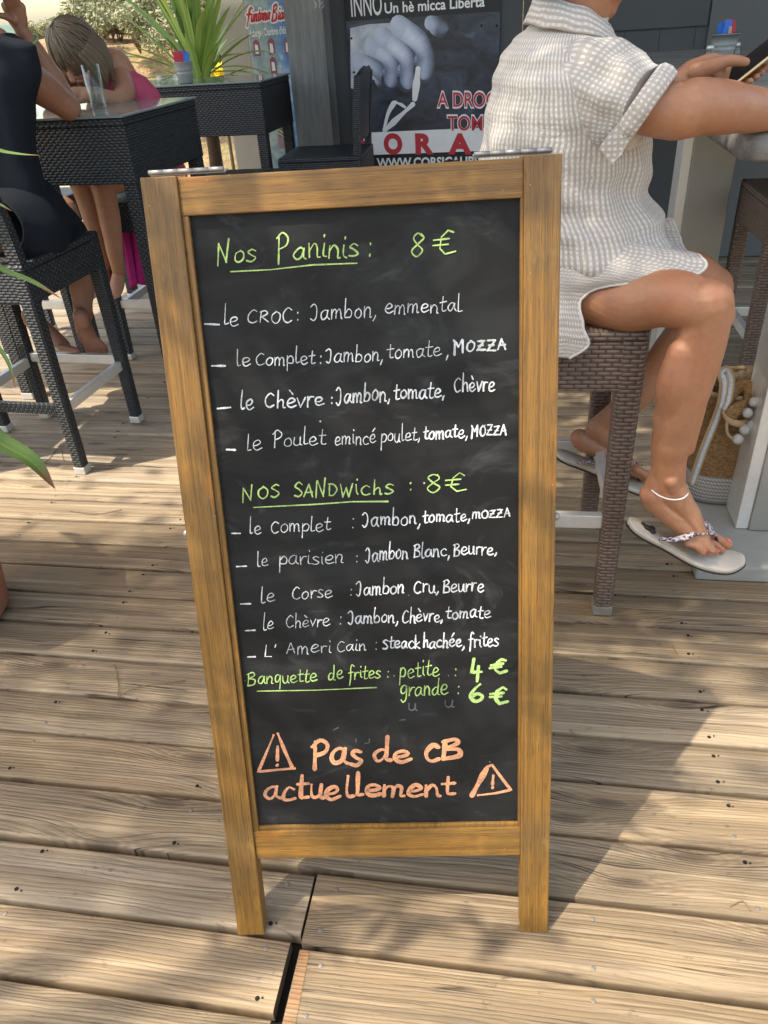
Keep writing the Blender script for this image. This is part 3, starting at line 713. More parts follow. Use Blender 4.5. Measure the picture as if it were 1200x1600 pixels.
def build_board():
    t = thing("menu_board", "wooden A-frame chalkboard with handwritten panini and sandwich menu", "chalkboard", (B0.x + BW / 2, 0.95, 0))
    sw = 0.0475
    _, vt0 = buv(545, 323); _, vb1 = buv(600, 1299); _, vb0 = buv(600, 1342); _, vtr = buv(545, 261)
    for u0, u1, top in ((0, sw, BL), (BW - sw, BW, BL)):
        m = MB(); bbox(m, u0, u1, 0.0, top, -0.030, 0.0); m.build("stile", M['stain'], t)
    def rail(name, v0, v1, w1):
        m = MB()
        m.box(bp(BW / 2, (v0 + v1) / 2, (w1 - 0.028) / 2), (v1 - v0, BW - 2 * sw + 0.0, w1 + 0.028), Matrix((BV, -BU, BN)).transposed(), 0, 0.0015); m.build(name, M['stain'], t)
    rail("top_rail", vt0, vtr, -0.0045); rail("bottom_rail", vb0, vb1, -0.004)
    pm = MB(); bbox(pm, sw - 0.004, BW - sw + 0.004, vb1 - 0.004, vt0 + 0.004, -0.020, -0.013, 0)
    panel = pm.build("blackboard_panel", M['slate'], t)
    # inner beading along the opening
    bd = MB()
    bbox(bd, sw, sw + 0.009, vb1, vt0, -0.0130, -0.0055, 0.0015); bbox(bd, BW - sw - 0.004, BW - sw, vb1, vt0, -0.0130, -0.0045, 0.001)
    bbox(bd, sw + 0.009, BW - sw - 0.004, vb1, vb1 + 0.007, -0.0130, -0.0075, 0.0015)
    bd.build("beading", M['stain'], t)
    # rear leaf
    yb = 2 * (B0 + BV * BL).y - B0.y
    RV = V((0, -BV.y, BV.z)); RN = V((0, BV.z, BV.y)); R0 = V((B0.x, yb + 0.034, 0))
    rm = MB()
    rot = Matrix((BU, RV, RN)).transposed()
    L2 = BL - 0.012
    for u in (sw / 2, BW - sw / 2): rm.box(R0 + BU * u + RV * (L2 / 2), (sw, L2, 0.028), rot, 0, 0.0015)
    for v0, v1 in ((vt0, vtr), (vb0, vb1)): rm.box(R0 + BU * BW / 2 + RV * ((v0 + v1) / 2 - .012), (BW - 2 * sw, v1 - v0, 0.024), rot, 0, 0.0015)
    rl = rm.build("rear_frame", M['stain'], t)
    rp = MB(); rp.box(R0 + BU * BW / 2 + RV * ((vb1 + vt0) / 2), (BW - 2 * sw + .004, vt0 - vb1, 0.006), rot, 0, 0); rp.build("rear_panel", M['slate'], rl)
    # hinges on top
    def hinge(xa, ya, xb, yb_):
        h = MB(); a = bp(*buv(xa, ya), -0.012); b = bp(*buv(xb, yb_), -0.012)
        a.z = b.z = B0.z + BL * BV.z + 0.0022; a.y = b.y = (B0 + BV * BL).y + 0.018; k = 5
        for i in range(k):
            h.tube([a.lerp(b, (i + .01) / k), a.lerp(b, (i + .992) / k)], 0.0031, 14)
        h.tube([a, b], 0.0030, 10)
        h.box(a.lerp(b, .5) + V((0, 0.016, -0.0045)), ((b - a).length, 0.022, 0.002), None, 0, 0.0004)
        h.build("hinge", M['chrome'], t)
    hinge(226, 273, 345, 266); hinge(742, 243, 866, 236)
    kn = MB()
    for px, py in ((292, 838), (861, 812)):
        u, v = buv(px, py); s_ = -1 if u < .2 else 1
        kn = MB(); kn.ball(bp(0 - 0.003 if s_ < 0 else BW + 0.003, v, -0.014), (0.006, 0.006, 0.006), 10); kn.build("stay_bolt", M['chrome'], t)
    # ------------------------------ lettering
    surf = lambda u, v, lift: bp(u, v, -0.013 + lift)
    tf = lambda px, py: buv(px, py, -0.013)
    A = lambda x, y: (290 + x / 2.264, 330 + y / 2.264)
    Bc = lambda x, y: (330 + x / 2.449, 720 + y / 2.449)
    Cc = lambda x, y: (360 + x / 2.609, 960 + y / 2.609)
    W1 = 0.0015; GW = 0.0021
    def line(mb, cr, wd, rows, slant=0.08):
        for s, x0, x1, y0, y1, xh in rows:
            a = cr(x0, y0); b = cr(x1, y1); k = cr(0, 0)[1]; sc = cr(0, 1)[1] - k
            word(mb, s, a[0], b[0], a[1], b[1], xh * sc, wd, tf, surf, slant)
    def stroke(mb, cr, wd, *pts):
        P = [cr(*p) for p in pts]; res = []
        for i in range(len(P) - 1):
            for k in range(8): res.append(tf(P[i][0] + (P[i + 1][0] - P[i][0]) * k / 8, P[i][1] + (P[i + 1][1] - P[i][1]) * k / 8))
        res.append(tf(*P[-1])); ribbon(mb, res, wd, surf)
    g = MB()
    line(g, A, GW, [("N", 108, 160, 190, 184, 46), ("os", 170, 250, 182, 178, 44), ("P", 318, 366, 180, 176, 50), ("aninis", 380, 612, 168, 162, 46), (":", 646, 660, 168, 166, 42), ("8", 795, 850, 160, 158, 46), ("€", 872, 962, 158, 154, 48)])
    stroke(g, A, GW, (160, 214), (300, 207), (450, 190), (605, 184))
    line(g, Bc, GW, [("N", 116, 165, 156, 150, 38), ("OS", 178, 264, 146, 142, 38), ("SANDW", 316, 545, 138, 132, 38), ("i", 548, 566, 130, 130, 34), ("C", 572, 612, 130, 128, 22), ("h", 618, 655, 128, 126, 27), ("S", 662, 700, 124, 122, 32), (":", 756, 768, 118, 116, 28), ("8", 822, 886, 122, 120, 42), ("€", 894, 982, 118, 114, 42)])
    stroke(g, Bc, GW, (163, 178), (400, 166), (540, 156), (677, 155))
    line(g, Cc, 0.0019, [("B", 66, 106, 294, 290, 32), ("anquette", 112, 354, 280, 274, 32), ("de", 396, 460, 266, 262, 32), ("frites", 480, 612, 262, 256, 30), (":", 636, 648, 258, 256, 24), ("petite", 688, 852, 256, 248, 36), (":", 912, 924, 250, 248, 26), ("grande", 692, 888, 330, 322, 36), (":", 922, 936, 324, 322, 30)])
    stroke(g, Cc, GW, (110, 312), (350, 308), (595, 297))
    line(g, Cc, 0.0052, [("4", 972, 1028, 262, 262, 48), ("€", 1058, 1132, 246, 240, 36), ("6", 974, 1036, 360, 358, 40), ("€", 1058, 1134, 362, 360, 42)])
    lg = g.build("green_lettering", M['mk_green'], panel)
    wt = MB(); dm = MB()
    line(wt, A, W1, [("le", 135, 188, 404, 402, 34), ("CROC", 218, 382, 398, 392, 32), (":", 392, 402, 392, 390, 28), ("Jambon,", 440, 676, 384, 374, 36), ("emmental", 703, 978, 362, 356, 30)])
    line(dm, A, W1, [("le", 178, 232, 548, 546, 28), ("Complet", 248, 458, 546, 538, 29), (":", 472, 482, 540, 538, 24)])
    line(wt, A, W1, [("Jambon,", 494, 700, 534, 528, 32), ("tomate", 712, 905, 522, 512, 30), (",", 918, 934, 512, 512, 40)])
    line(wt, A, 0.0028, [("MOZZA", 944, 1136, 498, 488, 28)])
    line(wt, A, 0.0021, [("le", 193, 242, 704, 702, 32), ("Chèvre", 278, 490, 696, 686, 33), (":", 512, 522, 684, 684, 24), ("Jambon,", 530, 724, 684, 668, 34), ("tomate,", 736, 918, 664, 656, 31), ("Chèvre", 948, 1094, 640, 634, 31)])
    line(wt, A, W1, [("le", 215, 270, 844, 842, 32), ("Poulet", 308, 496, 832, 826, 32), ("emincé", 526, 674, 826, 820, 28), ("poulet,", 690, 830, 818, 808, 28)])
    line(wt, A, 0.0021, [("tomate,", 840, 998, 808, 798, 27), ("MOZZA", 1008, 1136, 798, 792, 28)])
    for x0, y0, x1, y1 in ((68, 399, 118, 401), (93, 547, 140, 547), (113, 698, 158, 694), (145, 843, 176, 844)): stroke(wt, A, 0.0027, (x0, y0), (x1, y1))
    line(wt, Bc, W1, [("le", 145, 192, 278, 278, 30), ("Complet", 226, 458, 274, 266, 30)])
    line(dm, Bc, W1, [(":", 537, 548, 264, 264, 40)])
    line(wt, Bc, 0.0021, [("Jambon,", 576, 802, 250, 242, 33), ("tomate,", 808, 992, 236, 228, 28), ("mOZZA", 998, 1146, 222, 210, 24)])
    line(wt, Bc, W1, [("le", 174, 218, 404, 404, 30), (":", 552, 562, 388, 386, 26)]); line(dm, Bc, W1, [("parisien", 260, 508, 398, 390, 32)])
    line(wt, Bc, 0.0021, [("Jambon", 588, 754, 384, 374, 31), ("Blanc,", 774, 914, 372, 366, 29), ("Beurre,", 926, 1094, 362, 356, 29)])
    line(wt, Bc, W1, [("le", 190, 246, 542, 540, 32), ("Corse", 308, 464, 528, 522, 30), (":", 530, 540, 520, 518, 24)])
    line(wt, Bc, 0.0021, [("Jambon", 552, 740, 516, 506, 31), ("Cru,", 774, 872, 504, 502, 29), ("Beurre", 886, 1044, 502, 498, 29)])
    line(wt, Bc, W1, [("le", 198, 240, 648, 646, 32), ("Chèvre", 286, 454, 636, 630, 28), (":", 490, 500, 628, 626, 28)])
    line(wt, Bc, 0.0021, [("Jambon,", 522, 716, 626, 618, 30), ("Chèvre,", 730, 888, 618, 612, 28), ("tomate", 898, 1070, 604, 600, 28)])
    line(wt, Bc, W1, [("L'", 204, 250, 752, 750, 29)]); line(dm, Bc, W1, [("Ameri", 286, 462, 740, 732, 28), ("Cain", 480, 594, 730, 722, 26), (":", 626, 636, 722, 720, 26)])
    line(wt, Bc, 0.0024, [("Steack", 656, 800, 718, 716, 28), ("hachée,", 810, 970, 716, 710, 28), ("frites", 984, 1100, 710, 706, 28)])
    for x0, y0, x1, y1 in ((80, 277, 111, 277), (97, 404, 135, 402), (113, 547, 151, 546), (132, 649, 169, 647), (140, 750, 169, 749)): stroke(wt, Bc, 0.0024, (x0, y0), (x1, y1))
    wt.build("white_lettering", M['mk_white'], panel); dm.build("worn_lettering", M['mk_dim'], panel)
    gh = MB()
    line(gh, Cc, 0.0022, [("u", 722, 762, 388, 388, 30), ("u", 872, 914, 374, 374, 30)])
    stroke(gh, Cc, 0.002, (512, 520), (512, 505)); stroke(gh, Cc, 0.002, (548, 525), (566, 522), (566, 506)); stroke(gh, Cc, 0.0018, (690, 430), (712, 428)); stroke(gh, Cc, 0.0018, (420, 470), (440, 460))
    gh.build("wiped_marks", M['mk_ghost'], panel)
    og = MB(); OW = 0.0052
    stroke(og, Cc, OW, (176, 492), (150, 555), (114, 640), (190, 632), (262, 626)); stroke(og, Cc, OW * 1.15, (194, 486), (222, 555), (252, 622))
    line(og, Cc, OW, [("!", 180, 198, 620, 620, 44)])
    line(og, Cc, 0.0064, [("P", 330, 400, 620, 614, 66), ("as", 410, 538, 610, 606, 58), ("de", 578, 736, 602, 596, 48)])
    line(og, Cc, 0.0074, [("C", 792, 860, 594, 590, 42), ("B", 862, 948, 592, 584, 44)])
    line(og, Cc, 0.0062, [("actue", 138, 448, 758, 750, 54), ("llement", 468, 916, 742, 734, 44)])
    stroke(og, Cc, 0.0086, (1044, 628), (1015, 680), (984, 738)); stroke(og, Cc, OW, (1044, 622), (1066, 612), (1105, 665), (1143, 714), (1080, 728), (1010, 736))
    line(og, Cc, OW, [("!", 1060, 1076, 708, 708, 30)])
    og.build("orange_lettering", M['mk_orange'], panel)
build_board()

# ------------------------------------------------------------------ walls, posts, posters
def rot_z(a): return Matrix.Rotation(a, 3, 'Z')
WALL_P = V((0.0, 5.0, 0)); WALL_N = -DN
def wall_hit(px, py, off=0.0): return hit(px, py, WALL_P + WALL_N * off, WALL_N)
def wsurf(u, v, lift): return WALL_P + DU * u + UP * v + WALL_N * lift
def wuv(px, py, off=0.0):
    q = wall_hit(px, py, off) - WALL_P; return q.dot(DU), q.z
def build_walls():
    t = thing("back_wall", "charcoal painted board wall behind the poster and the grey counter", "wall", WALL_P)
    m = MB(); n0 = -0.62
    R = rot_z(ANG)
    for i in range(26):
        m.box(WALL_P + DU * (n0 + 0.09 + i * 0.18) + DN * 0.02 + UP * 1.4, (0.1785, 0.03, 2.8), R, 0, 0.0015)
    m.build("board_panel", M['wall'], t)
    u0, v0 = wuv(935, 50); u1, _ = wuv(1104, 40)
    p = MB(); p.box(WALL_P + DU * ((u0 + u1) / 2) - DN * 0.008 + UP * (v0 + 0.42), (u1 - u0, 0.012, 0.84), R, 0, 0.002)
    p.build("menu_slate", M['wall'], t)
    p = MB(); p.box(WALL_P + DU * (u1 + 1.2) - DN * 0.006 + UP * 1.4, (2.38, 0.010, 2.78), R, 0, 0.002); p.build("side_panel", M['wall2'], t)
    # grey post
    q = at(489, 150, 4.72); 
    t2 = thing("square_post", "grey washed square wooden post between the blue banner and the poster", "post", (q.x, q.y, 0))
    m = MB(); m.box((q.x, q.y + 0.09, 1.4), (0.205, 0.18, 2.8), R, 0, 0.004); m.build("shaft", M['post'], t2)
    c = MB(); q2 = at(525, 3, 4.72)
    for k, pts in enumerate(([(484, 0), (488, 8), (486, 14)], [(491, 0), (494, 4), (493, 12)], [(499, 2), (496, 6), (500, 8), (497, 13)])):
        P = [hit(a + 6, b, V((q.x, q.y, 0)), V((0, -1, 0)) @ R if False else (R @ V((0, -1, 0)))) + (R @ V((0, -0.0025, 0))) for a, b in pts]
        c.tube(P, 0.003, 6, sub=3)
    c.build("chalk_number", M['mk_dim'], t2)
    # pale concrete column behind the yucca
    q = at(372, 60, 6.3); t3 = thing("concrete_column", "pale concrete column behind the yucca", "column", (q.x, q.y, 0))
    m = MB(); m.box((q.x, q.y, 1.2), (0.22, 0.22, 3.0), R, 0, 0.01); m.build("shaft", M['concrete'], t3)
build_walls()

def flat_mat(name, c, rough=0.45): return mat_plain(name, c, rough, 0, 0.06, 40, 0, 0.3)
def poly(mb, pts, surf, lift, mi=0):
    b = len(mb.v)
    for u, v in pts: mb.v.append(tuple(surf(u, v, lift)))
    mb.face(range(b, b + len(pts)), None, mi, False)
def wide(mb, pts, wd, surf, lift):
    """soft round-ended band, used for the shapes printed on the posters"""
    P = curve2(pts, False); b0 = ink_count[0]; ink_count[0] = 0
    ribbon(mb, P, wd, lambda u, v, l: surf(u, v, lift + l * 0.05)); ink_count[0] = b0
def soft_band(mb, pts, wd, surf, lift, hi=1.0):
    P = [V((q[0], q[1])) for q in curve2(pts, False)]
    d0 = (P[0] - P[1]).normalized(); d1 = (P[-1] - P[-2]).normalized()
    P = [P[0] + d0 * wd * a for a in (.44, .34, .18)] + P + [P[-1] + d1 * wd * a for a in (.18, .34, .44)]
    N = 14; rows = []; k = len(P)
    for i, p in enumerate(P):
        t = (P[min(i + 1, k - 1)] - P[max(i - 1, 0)]).normalized(); nn = V((-t.y, t.x))
        e = 1.0
        if i >= k - 3: e = (.90, .66, .30)[i - (k - 3)]
        if i < 3: e = (.30, .66, .90)[i]
        rows.append([p + nn * (wd * e * (j / N - .5)) for j in range(N + 1)])
    for i in range(k - 1):
        for j in range(N):
            b = len(mb.v)
            for q in (rows[i][j], rows[i][j + 1], rows[i + 1][j + 1], rows[i + 1][j]): mb.v.append(tuple(surf(q.x, q.y, lift)))
            x = (j + .5) / N * 2 - 1; f = i / (k - 1)
            val = hi * (1 - abs(x + .18) ** 1.8 * .85) * (.80 + .25 * math.sin(f * 7.5) * (f > .2)) * (1 - .45 * max(0, f - .72) / .28)
            bl = max(0, 1 - f / .5); val = val * (1 - bl) + .80 * bl
            mb.face((b, b + 1, b + 2, b + 3), None, 0, False, rnd=max(0.02, val))
def build_poster():
    k = NT("poster_smoky_print"); o = k.obj(); a = k.noise(k.mapv(o, (3, 3, 5)), 1.5, 5, 0.6, 1.5)
    smoky = k.out(k.ramp(a, [(0.4, (0.008, 0.012, 0.024)), (0.62, (0.035, 0.048, 0.085)), (0.85, (0.12, 0.15, 0.22))]), 0.35)
    def hand_mat(name, lo, hi):
        k = NT(name); o = k.obj(); a = k.noise(o, 9.0, 5, 0.6, 0.6); return k.out(k.mix(k.ramp(a, [(0.3, 0.0), (0.7, 1.0)]), lo, hi), 0.35)
    hm = [hand_mat("poster_hand_tone", (0.34, 0.38, 0.47), (0.70, 0.74, 0.82)), hand_mat("poster_finger_tone", (0.26, 0.29, 0.38), (0.58, 0.62, 0.72)), hand_mat("poster_shadow_tone", (0.02, 0.025, 0.04), (0.07, 0.08, 0.11))]
    S = lambda px, py: wuv(px, py, 0.012)
    base = 0.012
    sf = lambda u, v, l: wsurf(u, v, base + l)
    uL = S(546, 130)[0]; uR = S(781, 60)[0]
    vt = S(546, 33)[1]; vb = S(553, 208)[1]; vw = S(560, 243)[1]; vbot = vw - 0.16; vtop = vt + 0.24
    t = thing("protest_poster", "black printed poster with a smoking hand and red lettering on the charcoal wall", "poster", wsurf((uL + uR) / 2, vbot, base))
    R = rot_z(ANG)
    m = MB(); m.box(wsurf((uL + uR) / 2, (vtop + vbot) / 2, base - 0.002), (uR - uL, 0.003, vtop - vbot), R, 0, 0)
    m.build("sheet", flat_mat("poster_black", (0.018, 0.020, 0.026), 0.35), t)
    m = MB(); poly(m, [(uL + .002, vb), (uR - .002, vb), (uR - .002, vt), (uL + .002, vt)], sf, 0.0010); pic = m.build("photo_print", smoky, t)
    m = MB(); poly(m, [(uL + .002, vw), (uR - .002, vw), (uR - .002, vb), (uL + .002, vb)], sf, 0.0012); m.build("white_band", flat_mat("poster_white", (0.90, 0.90, 0.90)), t)
    px = 0.0037
    h = MB(); poly(h, [S(*p) for p in ((547, 44), (575, 38), (640, 34), (652, 50), (650, 70), (628, 92), (606, 104), (592, 122), (570, 128), (556, 140), (548, 138))], sf, 0.0014)
    hand = h.build("printed_hand", hm[0], t)
    k = NT("poster_finger_print"); tn = k.n("Attribute", attribute_name="rnd").outputs["Fac"]; a = k.noise(k.obj(), 16.0, 5, 0.65)
    fing = k.out(k.ramp(k.math('MULTIPLY_ADD', k.math('SUBTRACT', a, 0.5), 0.35, tn), [(0.0, (0.02, 0.025, 0.04)), (0.4, (0.20, 0.24, 0.36)), (0.8, (0.56, 0.62, 0.76)), (1.0, (0.82, 0.86, 0.94))]), 0.35)
    for i, (pts, wd, hi) in enumerate((([(672, 36), (684, 38), (692, 42)], 20, .45), ([(560, 96), (584, 104), (600, 118), (606, 126)], 24, .75), ([(580, 72), (606, 88), (614, 112), (612, 124)], 26, .9), ([(596, 56), (630, 82), (638, 106), (638, 126)], 27, 1.0), ([(622, 40), (654, 64), (666, 90), (664, 110)], 29, .95))):
        sh = MB(); soft_band(sh, [S(a - 3, b + 4) for a, b in pts[-2:]], (wd + 2) * px, sf, 0.0018 + i * 0.0005, .10); sh.build("finger_shade", fing, hand)
        fm = MB(); soft_band(fm, [S(a, b) for a, b in pts], (wd - 1) * px, sf, 0.0020 + i * 0.0005, hi); fm.build("printed_finger", fing, hand)
    m = MB(); wide(m, [S(653, 108), S(648, 154)], 9 * px, sf, 0.0052); m.build("printed_cigarette", flat_mat("cigarette_paper", (0.82, 0.82, 0.80)), t)
    m = MB(); wide(m, [S(600, 202), S(606, 178), S(614, 163), S(618, 160)], 6 * px, sf, 0.0022); wide(m, [S(618, 160), S(626, 163), S(632, 167)], 5 * px, sf, 0.0024); wide(m, [S(601, 204), S(622, 184), S(645, 163)], 8 * px, sf, 0.0026)
    m.build("printed_ash", flat_mat("ash_white", (0.82, 0.83, 0.85)), t)
    red = flat_mat("poster_red", (0.56, 0.04, 0.06)); wht = flat_mat("poster_lettering_white", (0.85, 0.86, 0.87))
    def put(s, a, b, hpx, bold, mat, lift, name, shear=0.0):
        mb = MB(); ua, va = S(*a); ub, vb_ = S(*b); d = (wsurf(ub, vb_, 0) - wsurf(ua, va, 0)); ux = d.normalized()
        hh = abs(S(a[0], a[1] - hpx)[1] - va)
        text_mesh(s, hh, d.length, bold, shear, base + lift, wsurf(ua, va, 0), ux, UP, mb); mb.build(name, mat, t)
    put("INNÒ", (549, 26), (597, 23), 36, 0.008, wht, 0.0014, "headline")
    put("Un hè micca Libertà", (601, 21), (757, 10), 17, 0.018, wht, 0.0014, "headline")
    for dx in (0,):
        put("A DROGA", (682, 168), (795, 168), 26, 0.050, wht, 0.0028, "red_lettering"); put("A DROGA", (683.5, 166.5), (793, 166.5), 23, 0.012, red, 0.0034, "red_lettering")
        put("TOMBA", (698, 205), (789, 205), 26, 0.050, wht, 0.0028, "red_lettering"); put("TOMBA", (699.5, 203.5), (787, 203.5), 23, 0.012, red, 0.0034, "red_lettering")
    for ch, a, b in (("F", 560, 580), ("O", 600, 629), ("R", 649, 678), ("A", 700, 737)): put(ch, (a, 239), (b, 239), 30, 0.055, red, 0.0022, "band_letter")
    put("WWW.CORSICALIBERA.COM", (589, 262), (815, 258), 15, 0.03, wht, 0.0014, "web_address")
    for a, b in ((553, 113), (549, 60), (752, 40), (776, 40)):
        s_ = MB(); s_.lathe([(0.006, -0.001), (0.006, 0.002), (0.002, 0.004)], wsurf(*S(a, b), base), 10, rot=Matrix((DU, UP, WALL_N)).transposed()); s_.build("pin", M['dark'], t)
    # blue banner further back
    BY = V((0, 6.0, 0)); Bn = -DN
    bs = lambda u, v, l: BY + DU * u + UP * v + Bn * l
    def bS(px, py): q = hit(px, py, BY, Bn) - BY; return q.dot(DU), q.z
    uL = bS(384, 10)[0]; uR = bS(474, 130)[0]; vb = 0.25; vt = bS(400, -30)[1]
    t = thing("blue_banner", "blue sky banner with red script behind the black woven table", "banner", bs((uL + uR) / 2, vb, 0))
    k = NT("banner_sky_print"); o = k.obj(); x, y, z = k.sep(o); a = k.noise(o, 5.0, 5, 0.6, 0.6)
    c = k.ramp(a, [(0.36, (0.05, 0.16, 0.50)), (0.52, (0.16, 0.34, 0.66)), (0.62, (0.62, 0.70, 0.80))])
    g = k.noise(o, 12.0, 5, 0.7); lf = k.ramp(k.math('ADD', x, k.math('MULTIPLY', a, 0.12)), [(0.0, 1.0), (0.12, 0.0)])
    c = k.mix(lf, c, k.ramp(g, [(0.35, (0.16, 0.27, 0.33)), (0.65, (0.42, 0.52, 0.53))]))
    m = MB(); m.box(bs((uL + uR) / 2, (vb + vt) / 2, -0.002), (uR - uL, 0.004, vt - vb), rot_z(ANG), 0, 0); m.build("sheet", k.out(c, 0.5), t)
    scr = lambda mb, wd: [word(mb, s, a, b, ya, yb, xh, wd, lambda px, py: bS(px, py), bs, 0.25, 0.03) for s, a, b, ya, yb, xh in (("f", 384, 392, 33, 33, 11), ("untana", 392, 421, 34, 30, 11), ("B", 424, 432, 34, 33, 15), ("ianca", 434, 458, 31, 27, 11))]
    st = random.getstate()
    ink_count[0] = 0; m = MB(); scr(m, 0.030); m.build("script_outline", wht, t)
    random.setstate(st); m = MB(); base2 = bs
    word_surf = lambda u, v, l: bs(u, v, l + 0.0015)
    for s, a, b, ya, yb, xh in (("f", 384, 392, 33, 33, 11), ("untana", 392, 421, 34, 30, 11), ("B", 424, 432, 34, 33, 15), ("ianca", 434, 458, 31, 27, 11)): word(m, s, a, b, ya, yb, xh, 0.011, lambda px, py: bS(px, py), word_surf, 0.25, 0.03)
    m.build("script_lettering", red, t)
    mb = MB(); ua, va = bS(390, 58); ub, v2 = bS(452, 52); d = bs(ub, v2, 0) - bs(ua, va, 0)
    text_mesh("Auberge | Chambres d'hôtes", 0.045, d.length, 0.02, 0, 0.0012, bs(ua, va, 0), d.normalized(), UP, mb); mb.build("subtitle", wht, t)
    ic = flat_mat("banner_icon", (0.30, 0.10, 0.14))
    for a, b, in ((401, 76), (424, 74), (449, 73), (427, 103)):
        m = MB(); u, v = bS(a, b); poly(m, [(u - .022, v - .045), (u + .022, v - .045), (u + .022, v + .04), (u, v + .055), (u - .022, v + .04)], bs, 0.0012); i_ = m.build("picture_icon", ic, t)
        m = MB(); poly(m, [(u - .013, v - .03), (u + .013, v - .03), (u + .010, v + .02), (u - .010, v + .025)], bs, 0.0022); m.build("icon_glyph", wht, i_)
    for (a, b), (c_, d_), col in (((447, 172), (462, 232), (0.16, 0.50, 0.50)), ((432, 180), (446, 196), (0.55, 0.55, 0.56)), ((433, 197), (446, 214), (0.22, 0.13, 0.16)), ((434, 214), (447, 232), (0.30, 0.22, 0.26)), ((463, 128), (470, 137), (0.7, 0.72, 0.75)), ((463, 138), (471, 146), (0.6, 0.25, 0.3))):
        m = MB(); u0, v0 = bS(a, b); u1, v1 = bS(c_, d_); poly(m, [(u0, v1), (u1, v1), (u1, v0), (u0, v0)], bs, 0.0014); m.build("printed_panel", flat_mat("banner_patch", col), t)
build_poster()

# ------------------------------------------------------------------ tables
def build_woven_table(label, fr, w_, d_, rz, apron, ztop, gname):
    R = rot_z(rz); c = V((fr[0], fr[1], 0)) + R @ V((-w_ / 2, d_ / 2, 0))
    t = thing("wicker_table", label, "table", (c.x, c.y, 0), rz, gname)
    m = MB(); m.box((0, 0, ztop - 0.004), (w_ + 0.006, d_ + 0.006, 0.008), None, 0, 0.002); m.build("glass_top", M['glass_top'], t, True)
    m = MB(); m.box((0, 0, ztop - 0.022), (w_ - 0.004, d_ - 0.004, 0.024), None, 0, 0.006); m.build("woven_top", M['black_weave'], t, True)
    for x0, y0, sx, sy in ((0, -d_ / 2 + 0.02, w_, 0.03), (0, d_ / 2 - 0.02, w_, 0.03), (-w_ / 2 + 0.02, 0, 0.03, d_ - 0.07), (w_ / 2 - 0.02, 0, 0.03, d_ - 0.07)):
        m = MB(); m.box((x0, y0, ztop - 0.034 - apron / 2), (sx - (0.006 if sx > sy else 0), sy, apron), None, 0, 0.005); m.build("woven_apron", M['black_weave'], t, True)
    for sx in (-1, 1):
        for sy in (-1, 1):
            m = MB(); p = V((sx * (w_ / 2 - 0.032), sy * (d_ / 2 - 0.034), 0))
            m.beam(p + V((0, 0, 0.03)), p + V((0, 0, ztop - 0.035)), 0.052, 0.052, bev=0.006); lg = m.build("leg", M['black_weave'], t, True)
            f = MB(); f.box(p + V((0, 0, 0.016)), (0.054, 0.054, 0.03), None, 0, 0.004); f.build("foot_cap", M['alu'], lg, True)
    return t
build_woven_table("black woven high table with green glass top and drinking glasses on it", (-0.986, 2.948), 0.78, 0.64, math.radians(-10), 0.19, 1.10, "black woven bar tables")
build_woven_table("black woven high table with glass top standing in front of the yucca", (-0.727, 4.349), 1.0, 0.52, math.radians(-9), 0.21, 1.10, "black woven bar tables")

TR = math.radians(-7)
def build_counter_table():
    R = rot_z(TR); q = V((0.666, 1.708, 0))
    ct = lambda x, y, z: q + R @ V((x, y, 0)) + V((0, 0, z))
    t = thing("grey_bar_table", "grey washed bar table with thick rounded edge under the woman's forearms", "table", ct(0.4, 0.65, 0))
    # worn slab: chamfered outline, soft edge
    def top(x0, x1, y0, y1, name):
        cr = 0.035; out = []
        def arc(cx, cy, a0):
            for k in range(5): a = a0 + k * PI / 8; out.append((cx + cr * math.cos(a), cy + cr * math.sin(a)))
        arc(x1 - cr, y1 - cr, 0); arc(x0 + cr, y1 - cr, PI / 2); arc(x0 + cr, y0 + cr, PI); arc(x1 - cr, y0 + cr, 1.5 * PI)
        prof = [(0.014, 1.046), (0.004, 1.052), (0.0, 1.062), (0.001, 1.082), (0.006, 1.094), (0.016, 1.1)]
        rows = []
        cx, cy = (x0 + x1) / 2, (y0 + y1) / 2
        for ins, z in prof:
            rows.append([ct(x + (ins if x < cx else -ins), y + (ins if y < cy else -ins), z) for x, y in out])
        m = MB(); m.grid(rows, True, True); return m.build(name, M['ctop'], t)
    top(0, 0.9, 0, 1.42, "table_top"); top(0.02, 1.3, 1.428, 3.0, "table_top")
    # flat metal leg on a cement base
    a = V((0.926, 1.826, 0)); 
    def leg(p, w_, d_, z0):
        m = MB(); c = p + R @ V((w_ / 2, d_ / 2, 0)); m.box(c + V((0, 0, (z0 + 1.046) / 2)), (w_, d_, 1.046 - z0), R, 0, 0.004)
        g = m.build("pedestal_leg", M['pillar'], t)
        e = MB(); e.box(p + R @ V((-0.017, d_ / 2, 0)) + V((0, 0, (z0 + 1.04) / 2)), (0.034, d_ * 0.9, 1.04 - z0), R, 0, 0.003); e.build("leg_flange", M['alu'], g)
    leg(a, 0.20, 0.16, 0.052); leg(V((1.004, 3.0, 0)), 0.15, 0.14, 0.0)
    m = MB(); c0 = V((0.737, 1.678, 0)); m.box(c0 + R @ V((0.26, 0.22, 0)) + V((0, 0, 0.026)), (0.52, 0.45, 0.048), R, 0, 0.006); m.build("base_slab", M['slab'], t)
build_counter_table()

